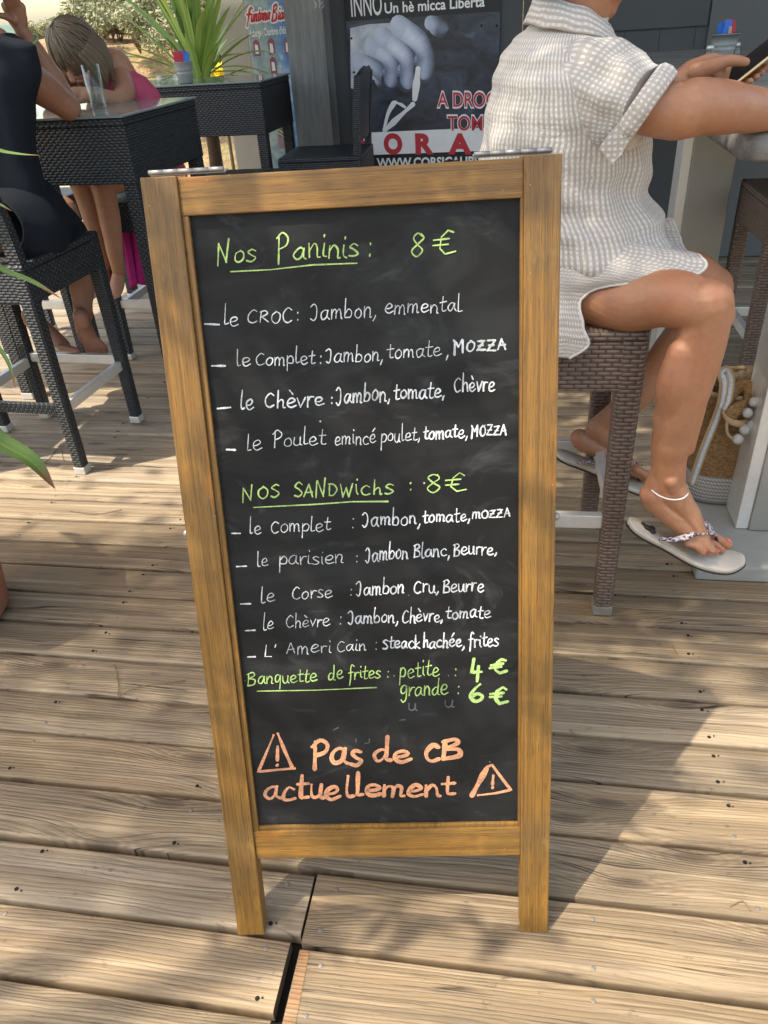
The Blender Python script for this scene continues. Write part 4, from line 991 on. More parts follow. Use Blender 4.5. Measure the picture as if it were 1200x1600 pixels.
# ------------------------------------------------------------------ bar stools
def make_stool(label, mat, loc, rz, group, back=None, seat=0.75, s=0.43, apron=0.11, lw=0.05, rest=0.27, woven_rest=False):
    t = thing("bar_stool", label, "bar stool", (0, 0, 0), 0, group)
    h = s / 2; k = h - lw / 2
    m = MB(); m.box((0, 0, seat - 0.012), (s, s, 0.024), None, 0, 0.008); m.build("seat", mat, t, True)
    m = MB()
    z = seat - 0.024 - apron / 2
    for x, y, dx, dy in ((0, -h + .012, s - .004, .024), (0, h - .012, s - .004, .024), (-h + .012, 0, .024, s - .052), (h - .012, 0, .024, s - .052)): m.box((x, y, z), (dx, dy, apron), None, 0, 0.004)
    m.build("woven_apron", mat, t, True)
    for sx in (-1, 1):
        for sy in (-1, 1):
            m = MB(); b = V((sx * (k + 0.004), sy * (k + 0.004), 0.028)); tp = V((sx * k, sy * k, seat - 0.022))
            n = 12; rows = []
            for i in range(n + 1):
                f = i / n; c = b.lerp(tp, f); w_ = (lw * 0.80 + lw * 0.22 * f) / 2; bb = w_ * 0.72
                rows.append([c + V(o) for o in ((-bb, -w_, 0), (bb, -w_, 0), (w_, -bb, 0), (w_, bb, 0), (bb, w_, 0), (-bb, w_, 0), (-w_, bb, 0), (-w_, -bb, 0))])
            m.grid(rows, True, True, 0, False); lg = m.build("leg", mat, t, True)
            f = MB(); f.box((b.x, b.y, 0.015), (lw * 0.86, lw * 0.86, 0.029), None, 0, 0.004); f.build("foot_cap", M['alu'] if mat is M['black_weave'] else M['worncap'], lg, True)
    for nm, p0, p1 in (("f", (-k, k, rest), (k, k, rest)), ("l", (-k, -k, rest - 0.02), (-k, k, rest - 0.02)), ("r", (k, -k, rest - 0.02), (k, k, rest - 0.02)), ("b", (-k, -k, rest - 0.02), (k, -k, rest - 0.02))):
        m = MB(); wv = woven_rest and nm == "b"; m.beam(p0, p1, 0.036, 0.022, (1, 0, 0) if nm in "lr" else (0, 1, 0), bev=0.002)
        m.build("footrest", mat if wv else M['alu'], t, True)
    m = MB()
    for x, y in ((k, 0), (-k, 0)): m.beam((x, -k, seat - apron - 0.05), (x, k, seat - apron - 0.05), 0.028, 0.016, bev=0.002)
    if back:
        hb, lean = back
        for sx in (-1, 1):
            m = MB(); P = [V((sx * k, -k, seat - 0.02)), V((sx * k, -k - lean * 0.3, seat + hb * .45)), V((sx * (k - .004), -k - lean, seat + hb))]
            P, _ = smooth_path(P, [0, 0, 0], 5); w_ = lw * .42
            m.grid([[p + V(o) for o in ((-w_, -w_ * .8, 0), (w_, -w_ * .8, 0), (w_, w_ * .8, 0), (-w_, w_ * .8, 0))] for p in P], True, True, 0, False); m.build("back_post", mat, t, True)
        m = MB(); rows = []
        for i in range(11):
            f = i / 10; z = seat + 0.06 + (hb - 0.06) * f; y = -k - lean * (f ** 1.4)
            ring = []
            for j in range(9): x = -k + 2 * k * j / 8; bul = 0.012 * math.sin(PI * j / 8); ring.append(V((x, y - bul + .010, z + (0.03 * math.sin(PI * j / 8) * f))))
            for j in range(8, -1, -1): x = -k + 2 * k * j / 8; bul = 0.012 * math.sin(PI * j / 8); ring.append(V((x, y - bul - .012, z + (0.03 * math.sin(PI * j / 8) * f))))
            rows.append(ring)
        m.grid(rows, True, True); m.build("backrest", mat, t, True)
    t.location = loc; t.rotation_euler = (0, 0, rz)
    return t
GS = "black woven bar stools round the glass tables"
A_RZ = math.radians(-11)
stA = make_stool("black woven stool under the person in the black dress", M['black_weave'], (-1.395, 2.655, 0), A_RZ, GS, (0.34, 0.07), 0.75, 0.46, 0.10, 0.05, 0.27, True)
def stool_copy(src, loc, rz, label):
    c = dup(src); c.location = loc; c.rotation_euler = (0, 0, rz); c['label'] = label; return c
stool_copy(stA, (-1.93, 2.62, 0), A_RZ, "black woven stool at the left picture edge beside the black-dressed person's stool")
backless = make_stool("black woven stool under the blond girl", M['black_weave'], (-1.17, 3.70, 0), math.radians(172), GS, None, 0.72, 0.44, 0.10, 0.048, 0.27)
stool_copy(backless, (-1.80, 3.78, 0), math.radians(172), "empty black woven stool beyond the glass table, left of the blond girl")
stool_copy(backless, (-0.83, 4.00, 0), math.radians(-9), "backless black woven stool in front of the yucca table")
q = at(500, 240, 4.5)
make_stool("high-backed black woven chair seen edge-on in front of the smoking-hand poster", M['black_weave'], (-0.44, 4.50, 0), math.radians(84), GS, (0.355, 0.03), 0.745, 0.44, 0.10, 0.05, 0.27)
GB = "brown woven bar stools at the grey table"
make_stool("brown woven stool that the woman in the striped dress sits on", M['brown_weave'], (0.286, 1.776, 0), math.radians(-90) + math.radians(-6), GB, (0.27, 0.0), 0.765, 0.44, 0.11, 0.056, 0.30)
make_stool("empty brown woven stool behind the grey table leg", M['brown_weave'], (1.40, 2.80, 0), math.radians(83), GB, (0.30, 0.05), 0.765, 0.44, 0.11, 0.052, 0.30)

# ------------------------------------------------------------------ people
from mathutils import noise as mnoise
def cloth_loft(name, secs, mat, parent, n=96, sub=7, amp=0.006, fold=None, cap=False, uvk=1.0):
    """secs: (centre, half-size x, half-size y) horizontal sections"""
    pts = [V(s[0]) for s in secs]; rad = [(s[1], s[2]) for s in secs]
    P, Rr = smooth_path(pts, rad, sub)
    rows = []
    for i, (p, r) in enumerate(zip(P, Rr)):
        row = []
        for j in range(n):
            a = 2 * PI * j / n; d = V((math.cos(a), math.sin(a), 0))
            q = p + V((r[0] * d.x, r[1] * d.y, 0))
            k = amp * (mnoise.noise(V((q.x * 7, q.y * 7, q.z * 3.2))) * 1.2 + mnoise.noise(V((q.x * 22, q.y * 22, q.z * 8))) * 0.5)
            if fold: k += fold(q, a, i / (len(P) - 1))
            row.append(q + d * k)
        rows.append(row)
    m = MB(); tot = [0.0]
    for i in range(1, len(P)): tot.append(tot[-1] + (P[i] - P[i - 1]).length)
    rm = sum(max(r[0], r[1]) for r in Rr) / len(Rr)
    m.grid(rows, True, cap, 0, True, lambda i, j: (2 * PI * j / n * rm * uvk, tot[i]))
    return m.build(name, mat, parent)
def sleeve_loft(name, pts, rad, mat, parent, n=72, sub=10, amp=0.006, fr=14):
    P, Rr = smooth_path([V(p) for p in pts], rad, sub); rr = rings(P, Rr, Rr, n)
    rows = []
    for p, ring in zip(P, rr):
        row = []
        for q in ring:
            d = (q - p).normalized(); k = amp * (mnoise.noise(q * fr) + 0.6 * mnoise.noise(q * fr * 2.3) + 0.5 * math.sin(q.x * 60 + q.z * 90 + 3 * mnoise.noise(q * 9)) * 0.6)
            row.append(q + d * k)
        rows.append(row)
    m = MB(); m.grid(rows, True, True); return m.build(name, mat, parent)
def finger(mb, pts, r0, r1): limb(mb, pts, [r0 + (r1 - r0) * i / (len(pts) - 1) for i in range(len(pts))], n=10, sub=4)
def nail(c, ax, nrm, parent, w=0.0045, l=0.0055):
    ax = V(ax).normalized(); nrm = (V(nrm) - ax * V(nrm).dot(ax)).normalized(); sd = ax.cross(nrm)
    m = MB(); rows = []
    for i in range(7):
        f = (i / 6 - .5) * 2; row = []
        for j in range(9):
            a = PI * j / 8 - PI / 2; ww = w * (1 - 0.35 * abs(f) ** 3)
            row.append(V(c) + ax * (f * l) + sd * (math.sin(a) * ww) + nrm * (math.cos(a) * 0.0016 * (1 - 0.5 * f * f)))
        rows.append(row)
    m.grid(rows, False, False); return m.build("toenail", M['nail'], parent)
def head(mb, c, f, up, s=1.0):
    """skull, jaw, nose, brow, ears; returns a frame for eyes and hair"""
    f = V(f).normalized(); up = (V(up) - f * V(up).dot(f)).normalized(); sd = f.cross(up); c = V(c)
    L = lambda x, y, z: c + (f * x + sd * y + up * z) * s
    limb(mb, [L(-.035, 0, .02), L(.0, 0, .025), L(.03, 0, .02)], [(.072 * s, .092 * s), (.078 * s, .098 * s), (.070 * s, .088 * s)], ref=sd)
    limb(mb, [L(.03, 0, -.01), L(.045, 0, -.06), L(.062, 0, -.098)], [(.066 * s, .055 * s), (.055 * s, .042 * s), (.026 * s, .020 * s)], ref=sd)
    limb(mb, [L(.088, 0, .018), L(.104, 0, -.012), L(.110, 0, -.028)], [.009 * s, .012 * s, .014 * s], n=10)
    for y in (-1, 1):
        limb(mb, [L(.0, .078 * y, -.03), L(-.008, .086 * y, -.005), L(-.004, .084 * y, .018)], [(.006 * s, .012 * s), (.007 * s, .018 * s), (.006 * s, .014 * s)], n=10)
        limb(mb, [L(.086, .014 * y, .034), L(.078, .050 * y, .032)], [.010 * s, .010 * s], n=8)
    return L
def face_bits(L, parent, s=1.0):
    for y in (-1, 1):
        m = MB(); m.ball(L(.074, .031 * y, .010), 0.0125 * s, 12); e = m.build("eye", M['eye'], parent)
        m = MB(); m.ball(L(.0825, .031 * y, .009), 0.0055 * s, 10); m.build("iris", M['iris'], e)
    m = MB(); limb(m, [L(.084, -.022, -.058), L(.093, 0, -.056), L(.084, .022, -.058)], [.003 * s, .0065 * s, .003 * s], n=8); m.build("mouth", M['lip'], parent)
def hair_cap(L, mat, parent, s=1.0, back=-.06, long=0.0):
    m = MB(); rows = []
    n = 40
    for i in range(15):
        a = PI * i / 14 * 0.62
        row = []
        for j in range(n):
            b = 2 * PI * j / n; fx = math.cos(b)
            aa = a * (1.18 if fx < .2 else 0.80)
            r = 1 + 0.03 * math.sin(b * 9 + i) 
            row.append(L((-.012 + .103 * math.sin(aa) * fx * r), .090 * math.sin(aa) * math.sin(b) * r, .022 + .108 * math.cos(aa)))
        rows.append(row)
    m.grid(rows, True, True, 0, True, lambda i, j: (j * .012, i * .02))
    if long:
        for j in range(9):
            y = -.075 + .15 * j / 8
            limb(m, [L(-.06, y, .02), L(-.09, y * 1.05, -.08), L(-.085, y * 1.1, -.08 - long)], [.02 * s, .022 * s, .010 * s], n=10)
    return m.build("hair", mat, parent)

def build_woman():
    t = thing("person", "woman in striped linen shirt dress seated on the brown stool, holding a phone", "person", (0.29, 1.776, 0))
    b = MB(); YR = 1.46; YL = 1.87
    Y = (0, 1, 0)
    # trunk and neck under the dress
    limb(b, [V((.28, 1.78, .80)), V((.30, 1.78, .95)), V((.31, 1.78, 1.10)), V((.31, 1.78, 1.22))], [(.17, .11), (.13, .09), (.15, .095), (.10, .055)], ref=Y)
    limb(b, [V((.315, 1.78, 1.20)), at(905, 30, 1.78), at(922, -25, 1.78)], [(.075, .065), (.053, .055), (.055, .055)], ref=Y)
    L = head(b, at(955, -105, 1.77), (0.86, 0.10, -0.50), (0.5, 0, 0.86))
    # right leg
    limb(b, [V((.27, 1.71, .855)), at(960, 466, 1.60), at(1045, 466, 1.51), at(1100, 480, 1.462)], [(.080, .082), (.067, .066), (.057, .056), (.052, .050)], ref=Y)
    limb(b, [at(1102, 474, YR), at(1101, 510, YR), at(1087, 560, YR), at(1071, 603, YR), at(1059, 645, YR), at(1049, 690, YR), at(1045, 722, YR), at(1044, 758, YR)],
         [(.049, .047), (.046, .047), (.046, .050), (.047, .0525), (.044, .048), (.036, .041), (.031, .037), (.029, .036)], ref=Y)
    limb(b, [at(1118, 520, YR - .012), at(1100, 580, YR - .018), at(1086, 640, YR - .014), at(1072, 700, YR - .006)], [.022, .022, .020, .018])
    limb(b, [at(1066, 552, YR - .010), at(1054, 600, YR - .014), at(1046, 655, YR - .010)], [.030, .036, .026])
    limb(b, [at(1032, 690, YR), at(1026, 730, YR), at(1016, 765, YR)], [.014, .012, .016])
    for q_ in range(3): limb(b, [at(1060 + 4 * q_, 778 - 3 * q_, YR - .018 + .016 * q_), at(1092 + 3 * q_, 832 - 2 * q_, YR - .030 + .024 * q_)], [.0085, .0075], n=10)
    limb(b, [at(1119, 466, YR - .01), at(1124, 494, YR)], [.031, .029])      # knee cap
    limb(b, [at(1048, 752, YR - .024), at(1050, 764, YR - .022)], [.015, .013])   # ankle bone
    limb(b, [at(1017, 772, YR), at(1024, 785, YR)], [(.027, .025), (.027, .024)], ref=Y)
    limb(b, [at(1030, 742, YR), at(1018, 770, YR)], [(.018, .020), (.022, .020)], ref=Y)
    limb(b, [at(1022, 782, YR), at(1058, 812, YR), at(1090, 838, YR), at(1106, 848, YR)], [(.027, .026), (.034, .026), (.043, .019), (.042, .011)], ref=Y)
    limb(b, [at(1046, 765, YR), at(1072, 798, YR), at(1098, 834, YR + .006)], [(.032, .036), (.031, .027), (.034, .013)], ref=Y)
    limb(b, [at(1102, 832, YR + .036), at(1122, 843, YR + .040), at(1137, 851, YR + .040)], [.0135, .0125, .0120], n=12)
    toes = ((1100, 843, .017, 1128, 860, .015, .0080), (1093, 846, -.002, 1119, 863, -.004, .0076), (1085, 848, -.021, 1109, 864, -.024, .0076), (1074, 848, -.038, 1098, 863, -.044, .0082))
    for x0, y0, d0, x1, y1, d1, r in toes:
        a = at(x0, y0, YR + d0); c = at(x1, y1, YR + d1); limb(b, [a, a.lerp(c, .55) + V((0, 0, .005)), c], [r * 1.1, r, r], n=10)
    # left leg, folded back under the seat
    limb(b, [V((.27, 1.86, .855)), at(1010, 425, 1.87), at(1075, 430, 1.87), at(1112, 450, 1.87)], [(.080, .081), (.068, .066), (.058, .057), (.051, .050)], ref=Y)
    limb(b, [at(1113, 448, YL), at(1088, 495, YL), at(1052, 545, YL), at(1014, 596, YL), at(972, 640, YL), at(934, 668, YL)], [(.048, .048), (.045, .046), (.045, .048), (.041, .044), (.033, .036), (.027, .031)], ref=Y)
    limb(b, [at(905, 684, YL), at(912, 694, YL)], [(.026, .025), (.026, .022)], ref=Y)
    limb(b, [at(908, 688, YL), at(950, 708, YL), at(985, 728, YL), at(1000, 738, YL)], [(.026, .026), (.033, .025), (.041, .018), (.040, .011)], ref=Y)
    limb(b, [at(934, 668, YL), at(960, 696, YL), at(985, 724, YL)], [(.030, .034), (.031, .026), (.034, .014)], ref=Y)
    for i, (dx, dy, d, r) in enumerate(((0, -2, -.038, .012), (0, 0, -.014, .009), (-4, 2, .004, .0085), (-9, 2, .020, .0085), (-15, 1, .034, .009))):
        limb(b, [at(994 + dx, 735 + dy, YL + d), at(1004 + dx, 741 + dy, YL + d), at(1014 + dx, 748 + dy, YL + d)], [r * 1.1, r, r], n=10)
    # right arm resting on the table edge
    el = at(1060, 176, 1.575)
    limb(b, [V((.30, 1.69, 1.185)), at(945, 150, 1.62), at(1020, 168, 1.585), el], [.042, .046, .048, .047])
    limb(b, [el, at(1085, 168, 1.595), at(1125, 168, 1.63), at(1165, 171, 1.68), at(1205, 174, 1.73), at(1255, 170, 1.80)], [(.046, .047), (.049, .050), (.047, .047), (.042, .041), (.036, .035), (.027, .023)])
    limb(b, [at(1068, 200, 1.57), at(1084, 200, 1.575)], [.019, .016])          # elbow point
    w1 = at(1255, 170, 1.80); hd = V((.80, .42, .05)).normalized(); sd = V((-.42, .8, 0)).normalized()
    limb(b, [w1, w1 + hd * .05, w1 + hd * .09], [(.014, .026), (.015, .038), (.012, .040)], ref=(0, 0, 1))
    for k, ln in enumerate((.062, .074, .078, .070)):
        r0 = w1 + hd * .09 + sd * (-.031 + .0205 * k); finger(b, [r0, r0 + hd * ln * .5 + V((0, 0, .008)), r0 + hd * ln * .85 - V((0, 0, .004)), r0 + hd * ln - V((0, 0, .014))], .0095, .0075)
    r0 = w1 + hd * .03 + sd * .03; finger(b, [r0, r0 + hd * .03 + sd * .022, r0 + hd * .062 + sd * .028], .012, .009)
    # left arm and the hand round the phone
    wl = at(1056, 129, 1.985)
    limb(b, [V((.31, 1.90, 1.19)), V((.44, 2.02, 1.16)), V((.52, 2.04, 1.125))], [.045, .045, .042])
    limb(b, [V((.51, 2.04, 1.125)), V((.57, 2.02, 1.14)), wl], [.044, .038, (.027, .024)])
    limb(b, [wl, at(1084, 118, 1.985), at(1108, 113, 1.985), at(1124, 113, 1.985)], [(.026, .024), (.022, .034), (.017, .038), (.013, .034)], ref=Y)
    limb(b, [at(1086, 112, 1.965), at(1112, 103, 1.95), at(1136, 95, 1.945), at(1152, 95, 1.945), at(1165, 97, 1.95)], [.019, .0165, .0125, .0115, .0095], n=12)
    for k, (tx, ty) in enumerate(((1197, 105), (1190, 113), (1182, 120), (1172, 127))):
        y0 = 2.0 - .012 * k
        finger(b, [at(1118, 106 + 6 * k, y0), at(1146, 112 + 6 * k, y0 + .015), at(tx - 14, ty + 3, y0 + .012), at(tx, ty, y0 - .02)], .0098, .0078)
    body = fuse("body", b, M['skin_w'], t, 0.0024, 7)
    face_bits(L, body); hair_cap(L, M['hair_d'], t, 1.0, long=.05)
    # toe nails
    ax = at(1137, 851, YR) - at(1122, 843, YR)
    nail(at(1135, 849, YR + .040) + V((0.003, -.002, .0105)), ax, (0.15, -.25, 1), body, .0065, .007)
    for x0, y0, d0, x1, y1, d1, r in toes:
        nail(at(x1, y1, YR + d1) + V((.003, -.002, r * .80)), ax + V((0, 0, -.004)), (.35, -.2, 1), body, .0042, .0045)
    # ankle cord
    m = MB(); c = at(1044, 757, YR); pts = []
    for j in range(41): a = 2 * PI * j / 40; pts.append(c + V((.0435 * math.cos(a), .0405 * math.sin(a), -.006 * math.cos(a) + .010 * math.sin(a) - .004)))
    m.tube(pts, 0.0016, 8, cap=False)
    tag(m.build("anklet", M['anklet']), "white beaded cord anklet on the woman's nearer ankle", "anklet")
    # bodice
    def fold(q, a, f):
        k = 0.010 * math.exp(-((f - .12) / .10) ** 2) * math.sin(a * 7 + 2 * mnoise.noise(q * 6)) 
        s_ = max(0.0, math.sin(PI * min(1, max(0, (1.18 - q.z) / .36))))
        k += 0.006 * s_ * math.sin(a * 11 + q.z * 22 + 4 * mnoise.noise(q * 5))
        k += 0.004 * math.sin(q.z * 75 + a * 3 + 3 * mnoise.noise(q * 8)) * s_
        return k
    yc = 1.78
    cloth_loft("dress_bodice", [((.355, yc, .862), .165, .172), ((.360, yc, .868), .196, .214), ((.360, yc, .892), .203, .222), ((.352, yc, .94), .190, .205), ((.33, yc, 1.0), .170, .180), ((.325, yc, 1.08), .172, .182), ((.318, yc, 1.15), .158, .190), ((.305, yc, 1.21), .130, .188),
        ((.300, yc, 1.250), .108, .160), ((.305, yc, 1.282), .090, .118), ((.314, yc, 1.302), .075, .085), ((.322, yc, 1.312), .070, .074)], M['dress'], t, 120, 9, 0.007, fold)
    # placket and collar
    m = MB(); rows = []
    for j in range(41):
        a = math.radians(20) + (2 * PI - math.radians(40)) * j / 40; ca, sa = math.cos(a), math.sin(a)
        p = V((.328 + .070 * ca, yc + .072 * sa, 1.318 - .046 * max(0, ca) ** 1.2 + .020 * max(0, -ca))); d = V((ca, sa, 0)); w_ = .6 + .4 * abs(math.sin(a))
        rows.append([p - d * .004, p + V((0, 0, .014)) + d * .002, p + V((0, 0, .016)) + d * .008, p + V((0, 0, -.004)) + d * .024 * w_, p + V((0, 0, -.026)) + d * .040 * w_, p + V((0, 0, -.029)) + d * .037 * w_])
    m.grid([[q + V((0, 0, .003 * mnoise.noise(q * 30))) for q in r] for r in rows], True, True); m.build("collar", M['dress'], t)
    m = MB()
    for s_ in (-1, 1):
        P, _ = smooth_path([V((.392, yc + .035 * s_, 1.285)), V((.424, yc + .026 * s_, 1.245)), V((.458, yc + .012 * s_, 1.20)), V((.482, yc + .006 * s_, 1.12)), V((.495, yc, 1.03))], [0] * 5, 5)
        m.grid([[p + V((0, -.013, 0)), p + V((.006, -.012, .002)), p + V((.006, .012, .002)), p + V((0, .013, 0))] for p in P], True, True)
    m.build("placket", M['dress'], t)
    # sleeves with rolled cuffs
    cR = at(1004, 171, 1.588)
    sleeve_loft("sleeve", [V((.270, 1.745, 1.185)), V((.300, 1.705, 1.180)), at(918, 138, 1.668), at(966, 157, 1.622), cR], [.088, .088, .087, .083, .071], M['check'], t, 96, 14, .0095, 11)
    def cuff(c, d, r, name="cuff"):
        d = V(d).normalized(); P = [c - d * .020, c - d * .014, c, c + d * .013, c + d * .016, c + d * .010, c]; rr = [r - .002, r + .006, r + .008, r + .006, r + .001, r - .006, r - .008]
        m = MB(); R_ = rings(P, rr, rr, 48)
        ax = d
        for row, rad in zip(R_, rr):
            for i, q in enumerate(row): row[i] = q + (q - c).normalized() * (0.004 * mnoise.noise(q * 30))
        R2 = []
        x = (V((0, 0, 1)) - d * d.z).normalized(); y = d.cross(x)
        for p, rad in zip(P, rr): R2.append([p + x * rad * math.cos(2 * PI * j / 48) + y * rad * math.sin(2 * PI * j / 48) + (x * math.cos(2 * PI * j / 48) + y * math.sin(2 * PI * j / 48)) * .004 * mnoise.noise(V((j * .5, p.x * 40, 3))) for j in range(48)])
        m.grid(R2, True, False); return m.build(name, M['check'], t)
    cuff(at(1004, 171, 1.588), at(1030, 187, 1.58) - at(972, 146, 1.605), .0715)
    m = MB(); fl = [at(978, 178, 1.535), at(985, 213, 1.530), at(972, 240, 1.533), at(956, 257, 1.54), at(936, 232, 1.545), at(948, 215, 1.54), at(962, 198, 1.537)]
    off = V((.002, .006, .001)); b0 = len(m.v)
    for p in fl: m.v.append(tuple(p))
    for p in fl: m.v.append(tuple(p + off))
    k = len(fl); m.face(range(k), [(p.x, p.z) for p in fl], 0, False); m.face([k + i for i in range(k)][::-1], [(p.x, p.z) for p in fl], 0, False)
    for i in range(k): m.face((i, (i + 1) % k, k + (i + 1) % k, k + i), None, 0, False)
    m.build("cuff_tab", M['check'], t)
    sleeve_loft("sleeve", [V((.29, 1.86, 1.222)), V((.31, 1.915, 1.215)), V((.37, 1.965, 1.19)), V((.43, 2.0, 1.165))], [.070, .090, .084, .070], M['check'], t, 72, 10, .006)
    cuff(V((.43, 2.0, 1.165)), V((.09, .05, -.05)), .070)
    # skirt draped over the thighs, shirt-tail hem
    m = MB(); NS, NT_ = 40, 64; rows = []
    def sect(X):
        f = (X - .27); yn = 1.71 - max(0, f) * .60; zn = .853 - max(0, f) * .10; rn = .092 - max(0, f) * .05
        yf = 1.868; zf = .853 - max(0, f) * .09; rf = .090 - max(0, f) * .05
        return [V((X, yf + rf + .014, zf - .03)), V((X, yf + rf * .7, zf + rf * .72 + .004)), V((X, yf, zf + rf + .006)), V((X, (yf + yn) / 2, (zf + zn) / 2 + .060)), V((X, yn, zn + rn + .008)), V((X, yn - rn * .72, zn + rn * .72 + .006)), V((X, min(yn - rn - .010, 1.562), zn)), V((X, min(yn - rn - .010, 1.540 - (X - .286) * .105), zn - .06)), V((X, 1.533 - (X - .286) * .105, zn - .095)), V((X, 1.530 - (X - .286) * .105, zn - .128))]
    ends = [.50, .585, .60, .58, .562, .535, .355, .342, .352, .315]
    for j in range(NT_ + 1): rows.append([])
    for i in range(NS + 1):
        s_ = i / NS
        keys = []
        for kk in range(10):
            X = .10 + (ends[kk] - .10) * s_; keys.append(sect(X)[kk])
        P, _ = smooth_path(keys, [0.0] * 10, 8)
        for j in range(NT_ + 1):
            q = P[round(j * (len(P) - 1) / NT_)]
            wv = .0045 * mnoise.noise(V((q.x * 16, q.y * 10, q.z * 20))) + .004 * mnoise.noise(V((q.x * 40, q.y * 40, 2)))
            rows[j].append(q + V((0, -.5 * wv, wv)) + V((0, -.012 * s_ if j > 52 else 0, 0)))
    ulen = [0]; 
    for j in range(1, NT_ + 1): ulen.append(ulen[-1] + (rows[j][20] - rows[j - 1][20]).length)
    m.grid(rows, False, False, 0, True, lambda i, j: (ulen[min(i, NT_)], j * .47 / NS))
    sk = m.build("dress_skirt", M['check'], t); md = sk.modifiers.new("thick", 'SOLIDIFY'); md.thickness = 0.003; md.offset = 0
    hm = MB(); hp = [rows[j][-1] for j in range(NT_ + 1)]; hm.tube(hp[4:], .0032, 6); hm.build("skirt_hem", M['hem'], t)
build_woman()

def flip_flop(label, cen, wid, lat, strap_l, strap_r, post):
    t = thing("flip_flop", label, "flip-flop", tuple(cen[0]), 0, "flower-strapped flip-flops")
    P, Wd = smooth_path([V(c) for c in cen], wid, 8); lat = V(lat).normalized()
    cum = [0.0]
    for q in range(1, len(P)): cum.append(cum[-1] + (P[q] - P[q - 1]).length)
    Wd = []
    for q in cum:
        f = q / cum[-1]; body_w = .0335 + .0115 * math.exp(-((f - .74) / .24) ** 2) - .003 * math.exp(-((f - .42) / .14) ** 2)
        Wd.append(body_w * min(1.0, math.sqrt(max(.0009, 1 - max(0, (.13 - f) / .13) ** 2))) * min(1.0, math.sqrt(max(.0009, 1 - max(0, (f - .83) / .17) ** 2))))
    rows_t = []; n = len(P)
    def ring(p, w_, d, th0, th1):
        nn = d.cross(lat).normalized()
        if nn.z < 0: nn = -nn
        return [p + lat * w_ + nn * th0, p + lat * w_ * .94 + nn * (th0 + .0015), p - lat * w_ * .94 + nn * (th0 + .0015), p - lat * w_ + nn * th0, p - lat * w_ + nn * th1, p + lat * w_ + nn * th1]
    top = []; bot = []
    for i, (p, w_) in enumerate(zip(P, Wd)):
        d = (P[min(i + 1, n - 1)] - P[max(i - 1, 0)]).normalized(); top.append(ring(p, w_, d, 0, -.009)); bot.append(ring(p, w_ + .0006, d, -.0093, -.0135))
    m = MB(); m.grid(top, True, True, 0, True); s_ = m.build("footbed", M['sole'], t)
    m = MB(); m.grid(bot, True, True, 0, True); m.build("outsole", M['outsole'], t)
    for st in (strap_l, strap_r):
        m = MB(); Q, _ = smooth_path([V(q) for q in st], [0.0] * len(st), 6); ra = [.0030] * len(Q); rb = [.0058 + .003 * math.sin(PI * i / (len(Q) - 1)) for i in range(len(Q))]
        m.grid(rings(Q, ra, rb, 10, (0.2, -.2, 1)), True, True); m.build("strap", M['strap'], t)
    m = MB(); m.tube([V(p) for p in post], .003, 8); m.build("toe_post", M['outsole'], t)
YR = 1.46; YL = 1.87
def foot_gap(): pass
flip_flop("cream flip-flop with flowered strap hanging from the woman's nearer foot", [at(983, 814, YR), at(990, 817, YR), at(1030, 838, YR), at(1075, 862, YR), at(1120, 873, YR), at(1150, 872, YR), at(1163, 869, YR)], [.010, .027, .034, .038, .044, .034, .008], (0, 1, 0),
    [at(1030, 842, YR - .034), at(1060, 842, YR - .045), at(1090, 832, YR - .030), at(1112, 832, YR + .004), at(1119, 838, YR + .024)],
    [at(1062, 838, YR + .040), at(1086, 815, YR + .050), at(1103, 818, YR + .040), at(1119, 838, YR + .024)], [at(1119, 838, YR + .024), at(1124, 866, YR + .024)])
flip_flop("cream flip-flop with flowered strap under the woman's farther foot", [at(869, 706, YL), at(876, 708, YL), at(915, 722, YL), at(955, 740, YL), at(990, 754, YL), at(1012, 762, YL), at(1022, 766, YL)], [.010, .027, .034, .038, .043, .034, .008], (0, 1, 0),
    [at(905, 722, YL - .034), at(930, 722, YL - .044), at(962, 714, YL - .030), at(985, 718, YL - .004), at(993, 726, YL - .024)],
    [at(935, 718, YL + .038), at(955, 698, YL + .046), at(975, 706, YL + .034), at(993, 726, YL - .024)], [at(993, 726, YL - .024), at(998, 752, YL - .024)])

for o_ in list(bpy.data.objects):
    if o_.name == "flip_flop":
        mk = MB(); P0 = at(1012, 824, 1.462)
        for dx, dy, r in ((0, 0, .010), (.013, .006, .007), (.010, -.010, .007), (.052, -.012, .006), (-.008, .010, .005)):
            mk.lathe([(.001, .0022), (r, .0020), (r * .9, -.002)], P0 + V((dx, dy, -dx * .47)), 12, rot=Matrix.Rotation(.44, 3, 'Y'))
        mk.build("printed_mark", M['outsole'], o_)
def build_phone():
    t = thing("phone", "dark-screened phone with a gold frame in the woman's hand", "phone", at(1147, 133, 1.93))
    a = at(1147, 133, 1.935); l = (at(1228, 69, 1.955) - a); l = l.normalized() * .150; wv = (at(1134, 119, 2.0) - a); wv = (wv - l.normalized() * wv.dot(l.normalized())).normalized() * .072
    n = l.cross(wv).normalized()
    if n.z < 0: n = -n
    R = Matrix((l.normalized(), wv.normalized(), n)).transposed(); c = a + l / 2 + wv / 2
    m = MB(); m.box(c, (.150, .072, .0075), R, 0, .003); m.build("frame", M['gold'], t)
    m = MB(); m.box(c + n * .0040, (.146, .068, .0012), R, 0, .0005); m.build("screen", M['phone'], t)
build_phone()

